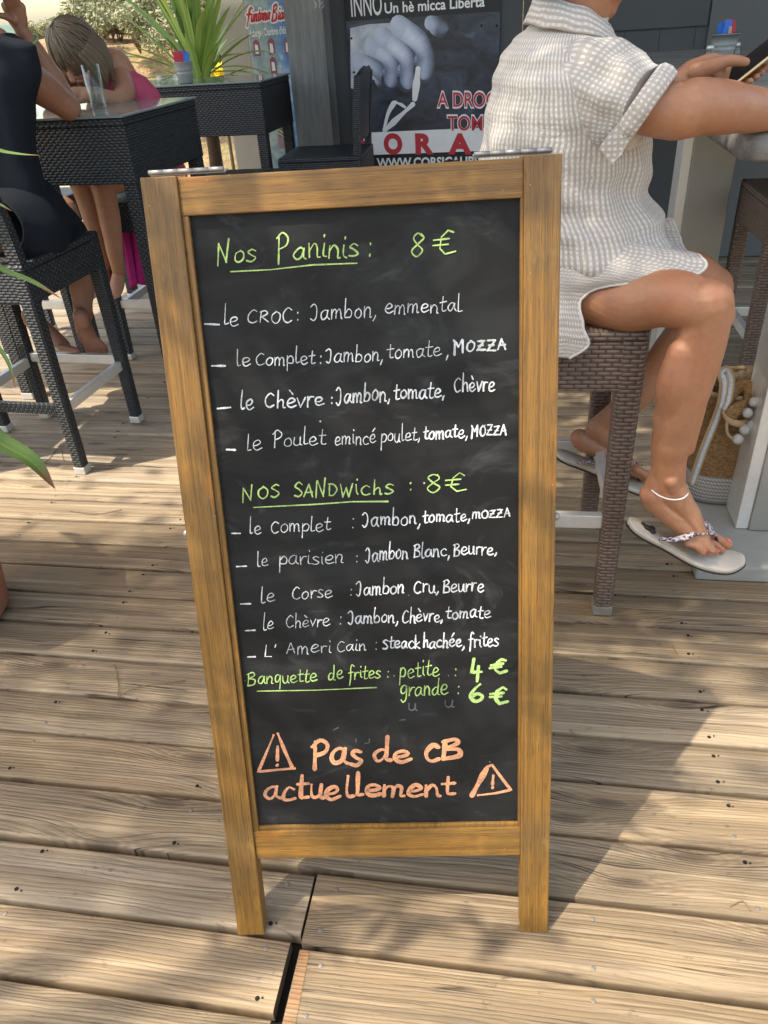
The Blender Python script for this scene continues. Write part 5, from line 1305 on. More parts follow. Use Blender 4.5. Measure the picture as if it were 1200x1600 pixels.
def build_adult():
    t = thing("person", "person in a black dress on a black stool, elbow on the table and hand raised", "person", (-1.395, 2.655, 0))
    b = MB(); Xv = (1, 0, 0)
    limb(b, [V((-1.39, 2.66, .82)), V((-1.385, 2.68, 1.0)), V((-1.375, 2.73, 1.2)), V((-1.37, 2.77, 1.34))], [(.17, .11), (.13, .09), (.15, .10), (.15, .07)], ref=Xv)
    limb(b, [V((-1.37, 2.77, 1.33)), V((-1.37, 2.80, 1.45))], [.06, .055])
    L = head(b, (-1.37, 2.83, 1.56), (-.3, 1, -.1), (0, 0.1, 1))
    limb(b, [V((-1.37, 2.68, .79)), V((-1.36, 2.85, .78)), at(98, 330, 2.98)], [.085, .070, .054])
    limb(b, [at(98, 330, 2.98), at(118, 396, 2.95), at(127, 440, 2.92), at(129, 478, 2.88), at(130, 492, 2.86)], [.055, .052, .048, .036, .034])
    limb(b, [at(126, 494, 2.83), at(129, 504, 2.83)], [.030, .029]); limb(b, [at(128, 500, 2.84), at(136, 525, 2.87), at(148, 543, 2.88)], [(.030, .032), (.036, .026), (.046, .016)], ref=Xv)
    for k in range(5): limb(b, [at(136 + 7 * k, 543, 2.88), at(137 + 7 * k, 549, 2.90), at(138 + 7 * k, 550, 2.925)], [.011, .010, .009], n=8)
    limb(b, [V((-1.45, 2.68, .83)), V((-1.44, 2.86, .83)), at(52, 330, 2.99)], [.09, .078, .058])
    limb(b, [at(52, 330, 2.99), at(50, 400, 2.95), at(48, 450, 2.90), at(50, 482, 2.86)], [.055, .052, .045, .034])
    limb(b, [at(46, 492, 2.83), at(52, 505, 2.83)], [.030, .028]); limb(b, [at(50, 500, 2.84), at(78, 522, 2.84), at(100, 540, 2.84)], [(.032, .034), (.034, .03), (.040, .018)], ref=(0, 1, 0))
    for k in range(5): limb(b, [at(96 + 2 * k, 543, 2.80 + .02 * k), at(112 + 2 * k, 546, 2.80 + .022 * k), at(120 + k, 548, 2.80 + .022 * k)], [.012, .010, .009], n=8)
    # arm propped on the table
    sh = at(14, 105, 2.74); el = at(106, 168, 2.985)
    limb(b, [sh, at(62, 135, 2.88), el], [.060, .056, .044]); 
    limb(b, [el, at(84, 130, 2.99), at(58, 88, 2.97), at(34, 48, 2.93)], [(.043, .043), (.042, .044), (.035, .036), (.024, .026)])
    w_ = at(34, 48, 2.93)
    limb(b, [w_, at(26, 28, 2.92), at(20, 8, 2.91)], [(.024, .022), (.018, .034), (.014, .040)], ref=(0, 1, 0))
    for k, (x, y) in enumerate(((28, -30), (20, -36), (10, -34), (0, -24))):
        finger(b, [at(27 - 5 * k, 4 + 2 * k, 2.90), at((27 - 5 * k + x) / 2 - 2, (4 + y) / 2, 2.885), at(x, y, 2.87), at(x - 12, y + 6, 2.84)], .010, .008)
    finger(b, [at(20, 32, 2.90), at(8, 26, 2.87), at(-4, 24, 2.84)], .012, .009)
    limb(b, [V((-1.53, 2.74, 1.30)), V((-1.62, 2.80, 1.16)), V((-1.58, 2.92, 1.135))], [.055, .05, .042]); limb(b, [V((-1.58, 2.92, 1.135)), at(20, 158, 3.08), at(44, 148, 3.14)], [.042, .036, .026])
    limb(b, [at(44, 148, 3.14), at(54, 150, 3.17)], [(.02, .035), (.014, .036)]);
    for k in range(4): finger(b, [at(54, 146 + 3 * k, 3.17), at(62, 148 + 3 * k, 3.19), at(68, 152 + 3 * k, 3.20)], .009, .007)
    body = fuse("body", b, M['skin_a'], t, 0.004, 5)
    face_bits(L, body); hair_cap(L, M['hair_d'], t, long=.12)
    def fold(q, a, f): return .008 * math.sin(a * 6 + q.z * 10 + 3 * mnoise.noise(q * 5)) * (1 - f)
    cloth_loft("dress_bodice", [((-1.395, 2.66, .79), .215, .17), ((-1.395, 2.67, .90), .195, .15), ((-1.390, 2.69, 1.03), .178, .135), ((-1.385, 2.72, 1.15), .195, .135), ((-1.380, 2.75, 1.25), .228, .130), ((-1.375, 2.77, 1.315), .222, .105), ((-1.372, 2.785, 1.352), .16, .078), ((-1.37, 2.79, 1.365), .09, .06)], M['blackdress'], t, 72, 7, .007, fold)
    # skirt: one soft tube over both thighs, hanging below the knees
    P, Rr = smooth_path([V((-1.41, 2.47, .84)), V((-1.405, 2.62, .80)), V((-1.415, 2.80, .77)), V((-1.43, 2.93, .735)), V((-1.43, 2.995, .67)), V((-1.43, 2.985, .60))], [V((.20, .13, 0)), V((.25, .195, 0)), V((.225, .20, 0)), V((.205, .165, 0)), V((.195, .13, 0)), V((.19, .12, 0))], 9)
    rr = rings(P, [r.x for r in Rr], [r.y for r in Rr], 72, (1, 0, 0)); m = MB(); rows = []
    for i, (p, ring) in enumerate(zip(P, rr)):
        f = i / (len(P) - 1); row = []
        for jj, q in enumerate(ring):
            d = (q - p).normalized(); row.append(q + d * (.012 * f * math.sin(jj * .62 + f * 3) + .010 * mnoise.noise(q * 9)) + V((0, 0, -.05 * max(0, f - .8) / .2 * math.cos(jj * 2 * PI / 72))))
        rows.append(row)
    m.grid(rows, True, False); sk = m.build("dress_skirt", M['blackdress'], t); md = sk.modifiers.new("thick", 'SOLIDIFY'); md.thickness = .004
    c = at(44, 64, 2.95); d = (at(58, 88, 2.97) - at(34, 48, 2.93)).normalized(); x = d.cross(V((0, 1, 0))).normalized(); y = d.cross(x)
    m = MB(); m.tube([c + x * .033 * math.cos(2 * PI * j / 24) + y * .033 * math.sin(2 * PI * j / 24) for j in range(25)], .004, 8, cap=False); tag(m.build("bracelet", mat_plain("green_cord", (.25, .45, .16), .7)), "green cord bracelet on the raised wrist", "bracelet")
build_adult()

def build_girl():
    t = thing("person", "blond girl in a pink top leaning her head on her arms at the table", "person", (-1.17, 3.70, 0))
    b = MB(); Xv = (1, 0, 0)
    limb(b, [V((-1.17, 3.74, .77)), V((-1.19, 3.76, .95)), at(160, 112, 3.72)], [(.13, .10), (.11, .085), (.13, .08)], ref=Xv)
    hc = at(122, 84, 3.56)
    limb(b, [at(158, 112, 3.70), at(138, 100, 3.62)], [.05, .048])
    L = head(b, hc, (-.38, -.62, -.68), (-.3, -.45, .8), .92)
    limb(b, [at(188, 122, 3.68), at(196, 145, 3.60), at(182, 158, 3.52)], [.046, .040, .035]); limb(b, [at(182, 158, 3.52), at(150, 150, 3.45), at(118, 146, 3.42)], [.034, .032, .024])
    limb(b, [at(118, 146, 3.42), at(104, 147, 3.40)], [(.02, .032), (.013, .034)])
    for k in range(4): finger(b, [at(104, 143 + 3 * k, 3.40 + .012 * k), at(96, 145 + 3 * k, 3.39 + .012 * k), at(90, 149 + 3 * k, 3.38 + .012 * k)], .008, .006)
    limb(b, [at(110, 118, 3.70), at(80, 138, 3.58), at(72, 152, 3.50)], [.046, .040, .034]); limb(b, [at(72, 152, 3.50), at(105, 152, 3.44), at(130, 152, 3.42)], [.034, .03, .022])
    limb(b, [V((-1.10, 3.74, .78)), at(195, 276, 3.52), at(160, 290, 3.38)], [.072, .06, .050]); limb(b, [at(160, 288, 3.38), at(170, 335, 3.40), at(178, 385, 3.43), at(184, 420, 3.46)], [.047, .045, .038, .029])
    limb(b, [at(186, 424, 3.48), at(182, 448, 3.43), at(176, 462, 3.39)], [(.028, .03), (.034, .022), (.036, .012)], ref=Xv)
    limb(b, [V((-1.22, 3.74, .78)), at(150, 272, 3.55), at(126, 284, 3.40)], [.072, .06, .050]); limb(b, [at(126, 284, 3.40), at(142, 330, 3.43), at(154, 380, 3.47), at(163, 412, 3.50)], [.047, .045, .038, .029])
    limb(b, [at(163, 414, 3.52), at(160, 440, 3.47), at(156, 452, 3.43)], [(.028, .03), (.034, .022), (.036, .012)], ref=Xv)
    body = fuse("body", b, M['skin_g'], t, 0.004, 5)
    face_bits(L, body, .92)
    # hair falls over the face
    m = MB(); rows = []
    for i in range(19):
        a = PI * (.02 + .74 * i / 18); row = []
        for j in range(44):
            bb = 2 * PI * j / 44; r = 1 + .025 * math.sin(bb * 12 + i * .4); fx = math.cos(bb)
            aa = a * (1.0 if fx < 0.3 else .88); row.append(L(-.008 + .108 * math.sin(aa) * fx * r, .098 * math.sin(aa) * math.sin(bb) * r, .025 + .112 * math.cos(aa)))
        rows.append(row)
    m.grid(rows, True, True, 0, True, lambda i, j: (j * .014, i * .02))
    for k in range(22):
        b_ = math.radians(-125 + 250 * k / 21); x0 = -.008 - .10 * math.cos(b_) * .9; y0 = .096 * math.sin(b_)
        limb(m, [L(x0, y0, .03), L(x0 * 1.04, y0 * 1.03, -.03), L(x0 * .98 + .01, y0 * .98, -.085), L(x0 * .8 + .03, y0 * .85 + .012 * math.sin(k * 2.3), -.125 - .02 * math.sin(k * 1.9))], [.015, .017, .015, .005], n=8, sub=4)
    for k in range(110):
        bb = random.uniform(0, 2 * PI); a1 = random.uniform(1.2, 2.25) * (1.0 if math.cos(bb) < .3 else .8); tw = random.uniform(-.35, .35); pts = []
        for q in range(6):
            aa = .12 + (a1 - .12) * q / 5; b2 = bb + tw * q / 5; r_ = 1.03 + random.uniform(-.012, .03)
            pts.append(L((-.008 + .108 * math.sin(aa) * math.cos(b2)) * r_, .098 * math.sin(aa) * math.sin(b2) * r_, .025 + .112 * math.cos(aa) * r_))
        m.tube(pts, [.0045, .006, .006, .005, .004, .001], 5, sub=3)
    m.build("hair", M['hair_g'], t)
    cloth_loft("pink_top", [((-1.17, 3.74, .75), .150, .115), ((-1.175, 3.75, .84), .135, .10), ((-1.185, 3.755, .95), .130, .098), ((-1.20, 3.745, 1.05), .145, .10), ((-1.215, 3.735, 1.11), .145, .098), ((-1.235, 3.725, 1.165), .132, .085), ((-1.25, 3.715, 1.20), .10, .065)], M['pink'], t, 56, 5, .004)
    m = MB(); P = at(212, 262, 3.62); rows = []
    limb(m, [V((-1.10, 3.76, .78)), at(222, 266, 3.60), at(212, 270, 3.56)], [.085, .074, .068]); m.build("shorts", M['pink'], t)
build_girl()

def drape(name, label, cat, p0, p1, drop, mat):
    m = MB(); rows = []
    for i in range(14):
        f = i / 13; row = []
        for j in range(33):
            g = j / 32; q = V(p0).lerp(V(p1), g) + V((0, .018 * math.sin(g * 17 + f * 2), -drop * f * (1 - .12 * math.sin(g * 4)))); row.append(q + V((.012 * f * math.sin(g * 9), -.02 * f, 0)))
        rows.append(row)
    m.grid(rows, False, False); o = m.build(name, mat); md = o.modifiers.new("thick", 'SOLIDIFY'); md.thickness = .006; return tag(o, label, cat)
drape("towel", "magenta towel hanging from the girl's stool", "towel", at(178, 335, 3.62), at(224, 335, 3.64), .34, M['hotpink'])

# ------------------------------------------------------------------ things on the tables
def build_bucket(label, c, s=1.0):
    t = thing("sugar_bucket", label, "bucket", tuple(c), 0, "zinc buckets of sugar sachets"); m = MB()
    m.lathe([(.034 * s, 0), (.036 * s, .002), (.040 * s, .040), (.0415 * s, .042), (.0415 * s, .046), (.041 * s, .048), (.043 * s, .056), (.045 * s, .058), (.0455 * s, .062), (.049 * s, .092 * s), (.0515 * s, .094), (.0515 * s, .097), (.048 * s, .097), (.046 * s, .090), (.036 * s, .012), (.002, .010)], c, 32)
    m.build("pail", M['zinc'], t)
    for k in range(14):
        a = random.uniform(0, 6.28); r = random.uniform(0.004, .028) * s; x = r * math.cos(a); m = MB()
        R = (Matrix.Rotation(random.uniform(-.18, .18), 3, 'Y') @ Matrix.Rotation(random.uniform(-.2, .2), 3, 'X') @ Matrix.Rotation(random.uniform(-.7, .7), 3, 'Z'))
        left = x < .004 if "grey bar" in label else x > .002
        mat = M['sug_kraft'] if k % 5 == 4 else (M['sug_blue'] if left else M['sug_red'])
        m.box(V(c) + V((x, r * math.sin(a), .092 + (0.0 if k % 5 == 4 else .012 + random.uniform(0, .012)))), (.034, .004, .06), R, 0, .001); m.build("sugar_sachet", mat, t)
build_bucket("zinc bucket of blue and red sugar sachets on the grey bar table", gr(1127, 96, 1.101), 1.08)
build_bucket("zinc bucket of red and blue sugar sachets on the yucca table", gr(291, 130, 1.101), 1.0)

def tumbler(label, c, h=.14, r=.031, water=.05):
    t = thing("drinking_glass", label, "glass", tuple(c), 0, "drinking glasses on the black table"); m = MB()
    m.lathe([(.002, .0005), (r * .80, .0005), (r * .84, .003), (r, h), (r - .0022, h), (r * .80 - .001, .016), (.002, .014)], c, 36); m.build("tumbler", M['glass'], t)
    if water:
        m = MB(); m.lathe([(.001, .0146), (r * .79 - .0012, .0166), (r * .79 + (r * .2) * (water / h) - .0012, .016 + water), (.001, .016 + water)], c, 30); m.build("water", M['water'], t)
    m = MB()
    for k, s_ in enumerate(("4", "5")):
        pass
    return t
tumbler("tall clear glass with a little water beside the propped elbow", gr(155, 169, 1.101), .145, .033)
tumbler("empty clear glass half hidden behind the raised forearm", gr(97, 150, 1.101), .14, .030, 0)
def ashtray(name, label, c, r, h, grp=None):
    m = MB(); m.lathe([(.002, 0), (r * .9, 0), (r, h * .3), (r, h), (r * .82, h), (r * .74, h * .35), (.002, h * .3)], c, 28)
    return tag(m.build(name, M['glass'], None), label, "ashtray", grp)
ashtray("ashtray", "round clear glass ashtray beside the bucket on the yucca table", gr(262, 128, 1.101), .055, .032)
ashtray("ashtray", "round clear glass ashtray on the black table behind the propped elbow", gr(38, 170, 1.101), .05, .03)
def shaker(label, c):
    t = thing("salt_shaker", label, "shaker", tuple(c), 0, "shakers beside the zinc bucket"); m = MB(); m.lathe([(.002, 0), (.016, 0), (.018, .004), (.015, .045), (.013, .048), (.002, .048)], c, 20); m.build("jar", M['glass'], t)
    m = MB(); m.lathe([(.0145, .0485), (.0145, .058), (.011, .063), (.002, .064)], c, 20); m.build("cap", M['alu'], t)
shaker("small glass shaker to the left of the grey table's bucket", gr(1106, 99, 1.101)); shaker("small glass shaker to the right of the grey table's bucket", gr(1147, 94, 1.101))

# ------------------------------------------------------------------ straw bag
def build_bag():
    c = V((.955, 2.045, .052)); t = thing("straw_bag", "straw beach bag with grey woven base, looped handles and white pompoms", "bag", tuple(c))
    def ring(z, rx, ry, dx=0, n=48, wob=0):
        out = []
        for j in range(n):
            a = 2 * PI * j / n; ca, sa = math.cos(a), math.sin(a); e = .62
            x = rx * (abs(ca) ** e) * (1 if ca > 0 else -1); y = ry * (abs(sa) ** e) * (1 if sa > 0 else -1)
            k = 1 + wob * mnoise.noise(V((x * 18, y * 18, z * 14)))
            out.append(c + rot_z(math.radians(-6)) @ V((x * k + dx, y * k, z)))
        return out
    m = MB(); m.grid([ring(0, .135, .085), ring(.012, .148, .095), ring(.05, .152, .098, 0, 48, .02), ring(.092, .154, .10, 0, 48, .02), ring(.098, .152, .098)], True, True); m.build("rope_base", M['rope'], t)
    m = MB(); R_ = [ring(.096, .150, .097, 0, 48, .01)]
    for i in range(1, 13): f = i / 12; R_.append(ring(.096 + .255 * f, .150 - .006 * math.sin(f * 3) + .012 * f, .097 + .012 * f, .010 * f, 48, .05))
    R_ += [ring(.356, .158, .106, .010), ring(.350, .150, .098, .010)] + [ring(.35 - .22 * k / 4, .148 - .004 * k, .095 - .003 * k, .009) for k in range(1, 5)]
    m.grid(R_, True, False); m.build("straw_body", M['straw'], t)
    m = MB(); e = ring(.355, .160, .108, .010, 64); m.tube(e + [e[0]], .0075, 8, cap=False); m.build("rim", M['strawband'], t)
    def band(pts, w_, mat, name, th=.004):
        Q, _ = smooth_path([V(p) for p in pts], [0.0] * len(pts), 8); m = MB(); m.grid(rings(Q, [th] * len(Q), [w_ / 2] * len(Q), 10, (0, -1, .15)), True, True); return m.build(name, mat, t)
    y = 1.925
    hb = [at(1080, 757, y), at(1098, 705, y), at(1118, 655, y), at(1127, 628, y - .01), at(1131, 600, y - .012), at(1128, 583, y), at(1134, 578, y + .03), at(1141, 592, y + .02), at(1138, 620, y - .01), at(1131, 640, y - .012)]
    band(hb, .026, M['strawband'], "handle", .003)
    band([p + V((0, -.004, 0)) for p in hb], .012, M['greyband'], "handle_braid", .0025)
    band([at(1131, 640, y - .012), at(1140, 656, y - .02), at(1156, 662, y - .02), at(1174, 655, y)], .020, M['strawband'], "handle", .006)
    band([at(1132, 640, y), at(1140, 618, y + .01), at(1160, 603, y + .04), at(1172, 612, y + .03), at(1168, 632, y), at(1150, 640, y - .02), at(1140, 650, y - .02)], .040, M['straw'], "handle", .007)
    band([at(1136, 650, y - .02), at(1136, 675, y - .02), at(1146, 688, y - .02)], .008, M['strawband'], "cord", .003)
    for x_, y_, r in ((1168, 645, .016), (1164, 671, .017), (1153, 686, .017), (1175, 664, .016), (1178, 628, .015)):
        m = MB(); cc = at(x_, y_, y - .025); rows = []
        for i in range(13):
            a = PI * (i + .05) / 12.1; rows.append([cc + V((math.sin(a) * math.cos(b * PI / 9), math.sin(a) * math.sin(b * PI / 9), -math.cos(a))) * r * .86 * (1 + .10 * mnoise.noise(V((i * .9, b * .9, r * 900)))) for b in range(18)])
        m.grid(rows, True, True); m.build("pompom", M['pompom'], t)
    m = MB()
    for k in range(3): limb(m, [at(1140 + 12 * k, 600, y + .10), at(1150 + 12 * k, 590 - 4 * k, y + .11), at(1162 + 8 * k, 604, y + .12)], [.012, .016, .012], n=10)
    m.build("scarf", M['hotpink'] if False else M['strawband'], t)
build_bag()

# ------------------------------------------------------------------ plants
def blade(mb, pts, w_, fold=.25, n=18, wave=0.0):
    P, _ = smooth_path([V(p) for p in pts], [0.0] * len(pts), max(3, n // (len(pts) - 1)))
    rows = []; prev = None; k = len(P)
    for i, p in enumerate(P):
        t = (P[min(i + 1, k - 1)] - P[max(i - 1, 0)]).normalized()
        s_ = t.cross(V((0, 0, 1)));
        if s_.length < .2: s_ = prev if prev is not None else V((1, 0, 0))
        s_.normalize(); prev = s_; nn = s_.cross(t)
        f = i / (k - 1); ww = w_ * (min(1, .45 + 2.2 * f) if f < .25 else 1.0) * (1 - max(0, (f - .55) / .45) ** 1.7) / 2 + .0006
        rows.append([p - s_ * ww + nn * ww * fold, p - s_ * ww * .5 + nn * ww * fold * .4, p, p + s_ * ww * .5 + nn * ww * fold * .4, p + s_ * ww + nn * ww * fold])
    L = 1.0 / (k - 1)
    mb.grid(rows, False, False, 0, True, lambda i, j: ((j - 2) * w_ / 4, i * L))
def build_yucca():
    b = at(312, 122, 5.5); t = thing("yucca_plant", "tall potted yucca with long sword leaves behind the black tables", "plant", (b.x, b.y, 0))
    m = MB(); m.lathe([(.14, 0), (.16, .02), (.20, .36), (.215, .37), (.215, .40), (.19, .40), (.17, .34), (.01, .33)], (b.x, b.y, 0), 32); m.build("pot", M['terracotta'], t)
    m = MB(); m.lathe([(.01, .342), (.178, .345), (.176, .335)], (b.x, b.y, 0), 24); m.build("soil", M['soil'], t)
    m = MB(); limb(m, [V((b.x, b.y, .34)), V((b.x + .02, b.y, .7)), V((b.x, b.y, b.z + .02))], [.05, .042, .045]); m.build("trunk", M['bark'], t)
    spec = [(-80, -18, .55), (-72, 5, .52), (-100, 2, .60), (-62, 25, .66), (-48, 40, .72), (-35, 62, .74), (-18, 75, .80), (-5, 86, .80), (8, 82, .84), (22, 72, .82), (14, 60, .74), (38, 55, .62), (52, 40, .55), (68, 30, .50), (80, 10, .46), (98, -12, .50), (60, 5, .40), (-50, 8, .42), (-88, 28, .66), (-28, 48, .68), (30, 35, .50), (-10, 55, .62)] + [(-75 + 9 * q, 22 + 52 * math.sin(PI * (q + .5) / 15) + 6 * math.sin(q * 2.1), .58 + .14 * math.sin(PI * q / 14)) for q in range(15)]
    for k, (az, el, ln) in enumerate(spec):
        el_ = math.radians(el + random.uniform(-4, 4)); sx = math.sin(math.radians(az)); dy = random.uniform(-.7, .5)
        d = V((math.cos(el_) * sx, math.cos(el_) * dy * (1.2 - abs(sx) * .6), math.sin(el_))).normalized(); o = V((b.x, b.y, b.z + random.uniform(-.06, .06))) + d * .03
        dr = random.uniform(.03, .10) * (1.6 if el < 30 else .6)
        m = MB(); blade(m, [o, o + d * ln * .4, o + d * ln * .75 - V((0, 0, dr * .45)), o + d * ln - V((0, 0, dr * 1.25))], random.uniform(.042, .056), .32); m.build("leaf", M['yucca'], t)
    for k in range(30):
        a = random.uniform(0, 6.28); el_ = random.uniform(-.4, 1.4); d = V((math.cos(a) * math.cos(el_), math.sin(a) * math.cos(el_), math.sin(el_))); o = V((b.x, b.y, b.z + random.uniform(-.15, .05))) + d * .03; ln = random.uniform(.4, .62)
        m = MB(); blade(m, [o, o + d * ln * .5, o + d * ln - V((0, 0, .08))], random.uniform(.042, .058), .3, 12); m.build("leaf", M['yucca'], t)
build_yucca()
def build_cordyline():
    c = V((-1.325, 1.60, 0)); t = thing("potted_plant", "broad-leaved plant in a terracotta pot at the left edge of the deck", "plant", tuple(c))
    m = MB(); m.lathe([(.01, .003), (.15, .003), (.165, .02), (.185, .20), (.205, .42), (.212, .46), (.238, .475), (.246, .50), (.246, .565), (.238, .58), (.214, .58), (.205, .50), (.01, .49)], c, 56); m.build("pot", M['terracotta'], t)
    m = MB(); m.lathe([(.005, .515), (.10, .52), (.2065, .51), (.205, .50)], c, 32); m.build("soil", M['soil'], t)
    m = MB(); limb(m, [c + V((0, 0, .5)), c + V((.01, -.01, .85)), c + V((.0, -.02, 1.12))], [.018, .015, .012], n=10); m.build("stem", M['bark'], t)
    st = c + V((0, -.02, 1.05)); s2 = c + V((.02, -.02, .72))
    vis = [([s2, at(-70, 640, 1.45), at(-4, 690, 1.42), at(50, 722, 1.40), at(86, 764, 1.385)], .050), ([st, at(-60, 370, 1.5), at(-4, 418, 1.48), at(50, 441, 1.46), at(96, 467, 1.44)], .019),
           ([st, at(-70, 205, 1.5), at(-10, 234, 1.47), at(30, 242, 1.45), at(62, 243, 1.43)], .016), ([st, at(-50, 480, 1.5), at(-8, 535, 1.48), at(14, 570, 1.46), at(24, 606, 1.45)], .008), ([st, at(-60, 320, 1.52), at(-10, 318, 1.5), at(18, 330, 1.48)], .010)]
    for pts, w_ in vis: m = MB(); blade(m, pts, w_, .25, 24); m.build("leaf", M['blade'], t)
    for k in range(8):
        a = random.uniform(2.2, 4.4); o = st + V((0, 0, random.uniform(-.25, .06))); ln = random.uniform(.35, .55); d = V((math.cos(a), math.sin(a), random.uniform(.2, .9))).normalized()
        m = MB(); blade(m, [o, o + d * ln * .5, o + d * ln * .85 - V((0, 0, .06)), o + d * ln - V((0, 0, .16))], random.uniform(.03, .05), .25, 15); m.build("leaf", M['blade'], t)
build_cordyline()

# ------------------------------------------------------------------ land beyond the terrace
def build_land():
    m = MB(); rows = []; nx, ny = 120, 60
    for i in range(ny + 1):
        y = 8.3 + 26 * (i / ny) ** 1.3; row = []
        for j in range(nx + 1):
            x = -26 + 40 * j / nx
            k = min(1, max(0, (y - 8.6) / 7.5)); k = k * k * (3 - 2 * k)
            side = min(1, max(0, (x + 10.0) / 3.0)); side = side * side * (3 - 2 * side)
            z = -.55 + k * (1.05 + .78 * side) + .30 * k * mnoise.noise(V((x * .45, y * .45, 0))) + .16 * mnoise.noise(V((x * 1.6, y * 1.6, 3))) * k + .07 * mnoise.noise(V((x * 5, y * 5, 7)))
            row.append(V((x, y, z)))
        rows.append(row)
    m.grid(rows, False, False); tag(m.build("bank", M['bankdirt']), "dry golden earth bank beyond the terrace", "bank", kind="structure")
    g = MB(); g.quad((-900, -60, -.6), (900, -60, -.6), (900, 3000, -.6), (-900, 3000, -.6)); tag(g.build("ground", M['bankdirt']), "dry ground around and below the terrace", "ground", kind="structure")
    m = MB(); rows = []
    for i in range(14):
        f = i / 13; row = []
        for j in range(121):
            x = -520 + 800 * j / 120; pk = 9 + 40 * math.exp(-((x + 85) / 45) ** 2) + 8 * mnoise.noise(V((x * .02, 1, 0))) + 3 * mnoise.noise(V((x * .08, 2, 0)))
            row.append(V((x, 420 + 140 * f, -1 + pk * math.sin(f * PI / 2) + 1.2 * mnoise.noise(V((x * .2, f * 9, 5))) * f)))
        rows.append(row)
    m.grid(rows, False, False); tag(m.build("hills", M['hill']), "distant scrub covered hills", "hills", kind="structure")
build_land()
def leaf_cloud(mb, c, r, n, size, seed, flat=.8):
    rg = random.Random(seed)
    lobes = [(V((rg.uniform(-.6, .6) * r, rg.uniform(-.5, .5) * r, rg.uniform(.0, .75) * r * flat)), rg.uniform(.32, .55) * r) for _ in range(9)]
    for k in range(n):
        lc, lr = rg.choice(lobes)
        d = V((rg.gauss(0, 1), rg.gauss(0, 1), rg.gauss(0, 1))).normalized() * lr * (rg.random() ** .45)
        p = V(c) + lc + V((d.x, d.y, d.z * .85)); s_ = size * rg.uniform(.6, 1.3)
        a = V((rg.gauss(0, 1), rg.gauss(0, 1), rg.gauss(0, .8))).normalized(); b = a.cross(V((rg.gauss(0, 1), rg.gauss(0, 1), rg.gauss(0, 1)))).normalized()
        i = len(mb.v); mb.v += [tuple(p - a * s_), tuple(p + b * s_ * .32), tuple(p + a * s_), tuple(p - b * s_ * .32)]
        mb.face((i, i + 1, i + 2, i + 3), None, 0, False, rnd=rg.random())
def build_shrubs():
    protos = []
    for k, lab in enumerate(("haze-paled green scrub bush growing on the golden bank", "haze-paled olive scrub bush growing on the golden bank", "tall grey-green bush on top of the golden bank")):
        t = thing("scrub_bush", lab, "bush", (0, 0, 0), 0, "scrub bushes on the bank")
        m = MB(); leaf_cloud(m, (0, 0, .35), 1.0, 2600, .085, 40 + k); m.build("foliage", M['fol'], t, True)
        m = MB()
        for q in range(6): limb(m, [V((0, 0, -.3)), V((random.uniform(-.3, .3), random.uniform(-.3, .3), .3)), V((random.uniform(-.7, .7), random.uniform(-.6, .6), .9))], [.03, .02, .006], n=6, sub=2)
        m.build("stem", M['bark'], t, True); protos.append(t)
    spots = [(84, 62, 16, .30), (112, 55, 17, .42), (150, 46, 17, .62), (190, 38, 18, .85), (228, 40, 18, .80), (262, 44, 16, .75), (292, 50, 15, .75), (322, 56, 13, .80), (345, 62, 12, .85), (135, 42, 20, .50), (170, 30, 21, .75), (215, 16, 22, 1.0), (262, 14, 21, 1.1), (305, 20, 19, 1.1), (372, 60, 12, .95), (66, 66, 18, .40), (100, 52, 22, .45), (140, 62, 14, .5), (215, 60, 13.5, .45), (275, 74, 11.5, .40), (180, 56, 15, .55), (240, 30, 19, .9)]
    for i, (px, py, Y, s_) in enumerate(spots):
        o = protos[i % 3] if i < 3 else dup(protos[i % 3]); p = at(px, py, Y); o.location = (p.x, p.y, p.z - .15 * s_); o.scale = (s_, s_, s_ * .9); o.rotation_euler = (0, 0, i * 1.7)
    y = at(340, 100, 7.2); t = thing("yellow_bush", "low bush covered in bright yellow flowers beside the concrete column", "bush", (y.x, y.y, .2)); m = MB(); leaf_cloud(m, (y.x, y.y, y.z - .12), .22, 500, .045, 77); m.build("flowers", M['yellow'], t)
    m = MB(); limb(m, [V((y.x, y.y, -.4)), V((y.x, y.y, y.z - .1))], [.02, .012], n=8); m.build("stem", M['bark'], t)
build_shrubs()

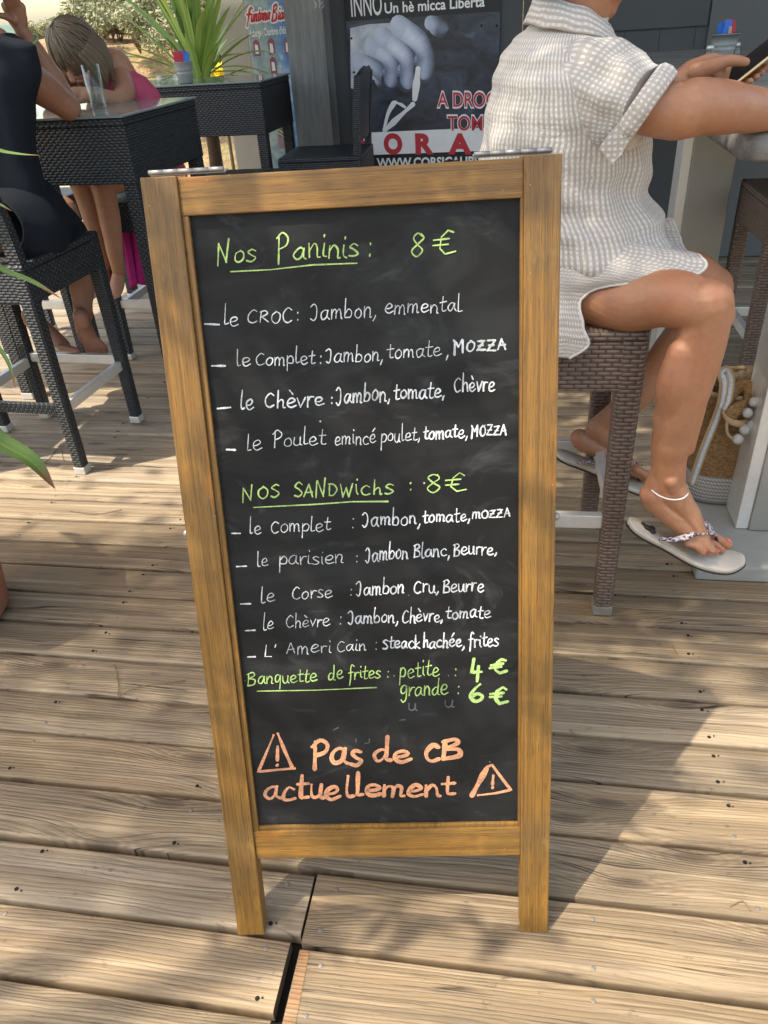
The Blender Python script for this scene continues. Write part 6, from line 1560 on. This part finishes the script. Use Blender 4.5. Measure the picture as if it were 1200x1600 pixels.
# ------------------------------------------------------------------ shade over the terrace: canvas roof behind, added unseen leaves in front
def build_roof():
    t = thing("terrace_roof", "grey canvas terrace roof over the tables", "roof", (0, 3.8, 2.75)); R = rot_z(ANG)
    m = MB(); m.box((0.35, 4.06, 2.78), (6.4, 3.3, .012), R, 0, 0); m.build("canvas", M['canvas'], t)
    m = MB()
    for k in range(7): m.box(V((0.35, 4.06, 2.735)) + R @ V((-3.1 + k * 1.03, 0, 0)), (.05, 3.3, .07), R, 0, .003)
    m.build("rafters", M['wall2'], t)
build_roof()
def on_board(x, y):
    h = (y - .72) / .43            # height on the board whose shadow falls here
    return -.05 < h < 1.22 and -.38 + .39 * h < x < .22 + .39 * h
def shade_density(x, y):
    n = .5 + .5 * mnoise.noise(V((x * 1.3, y * 3.2, 1.5)))
    d = .30 + .42 * n
    if x < -.30 and .80 < y < 2.0: d = 1.7
    if x < -.30 and 2.0 <= y < 2.8: d = .06 * n
    if x > .18 and y > 1.42: d = 1.5 + .3 * n
    if x > .15 and y <= 1.42: d = .18 + .55 * n
    if x < .15 and y < .80: d = .35 + .7 * n
    if on_board(x, y):
        c = mnoise.noise(V((x * 3.0, y * 17.0, 3.1))) + .4 * mnoise.noise(V((x * 9, y * 34, 5.2)))
        return 1.5 * min(1, max(0, c * 3.2 + .42))
    if y < .82 or (x > .15 and y <= 1.42):
        c = mnoise.noise(V((x * 1.1 + y * .2, y * 8.5, 8.2))); return (.62 if x > -.5 else .9) * min(1, max(0, c * 2.2 + .30))
    c = mnoise.noise(V((x * 3.2, y * 10.5, 8.2))) + .55 * mnoise.noise(V((x * 7.0, y * 22, 2.2)))
    if d < 1.1: d *= 2.2 * min(1, max(0, c * 2.6 + .5))
    return d
def build_canopy():  # unseen added leaves, each set up the sun ray from its shaded spot
    t = thing("unseen_shade_tree", "unseen tree added over the front of the deck, its leaves placed to dapple it with shade", "tree", (-4.3, -1.2, -.6))
    m = MB(); rg = random.Random(11); cnt = 0
    for k in range(130000):
        x = rg.uniform(-2.6, 2.4); y = rg.uniform(-.6, 2.9)
        if rg.random() > shade_density(x, y) / 1.8: continue
        if on_board(x, y): z = rg.uniform(2.5, 3.1)
        elif y < 2.0 and x < -.30 or y < .82 or (x > .15 and y <= 1.42): z = rg.uniform(6.5, 8.5)
        else: z = rg.uniform(3.8, 5.4)
        p = V((x, y, 0)) + SUN * (z / SUN.z)
        if cnt > 17000: break
        cnt += 1
        L = rg.uniform(.05, .12); a = math.radians(rg.gauss(-8, 28)); d = V((math.cos(a), math.sin(a), rg.uniform(-.3, .3))).normalized(); s_ = V((-math.sin(a), math.cos(a), rg.uniform(-.7, .7))).normalized() * L * rg.uniform(.13, .2)
        i = len(m.v); m.v += [tuple(p - d * L / 2), tuple(p - d * L * .1 + s_), tuple(p + d * L / 2), tuple(p - d * L * .1 - s_)]
        m.face((i, i + 1, i + 2, i + 3), None, 0, False, rnd=rg.random())
    m.build("foliage", M['fol2'], t)
    m = MB(); limb(m, [V((-4.3, -1.2, -.6)), V((-4.2, -1.1, 1.8)), V((-3.8, -.8, 3.6)), V((-3.3, -.4, 4.8)), V((-2.9, -.3, 6.8))], [.16, .13, .10, .07, .03], n=14)
    m.build("trunk", M['bark'], t)
    for e in ((-1.6, .2, 5.2), (-2.2, 1.0, 5.0), (-.9, -.6, 5.3), (-2.6, -1.2, 5.4), (-.8, .9, 5.2)):
        m = MB(); limb(m, [V((-3.32, -.42, 4.75)), V((-3.32, -.42, 4.75)).lerp(V(e), .5) + V((0, 0, .1)), V(e)], [.05, .025, .008], n=8); m.build("branch", M['bark'], t)
build_canopy()
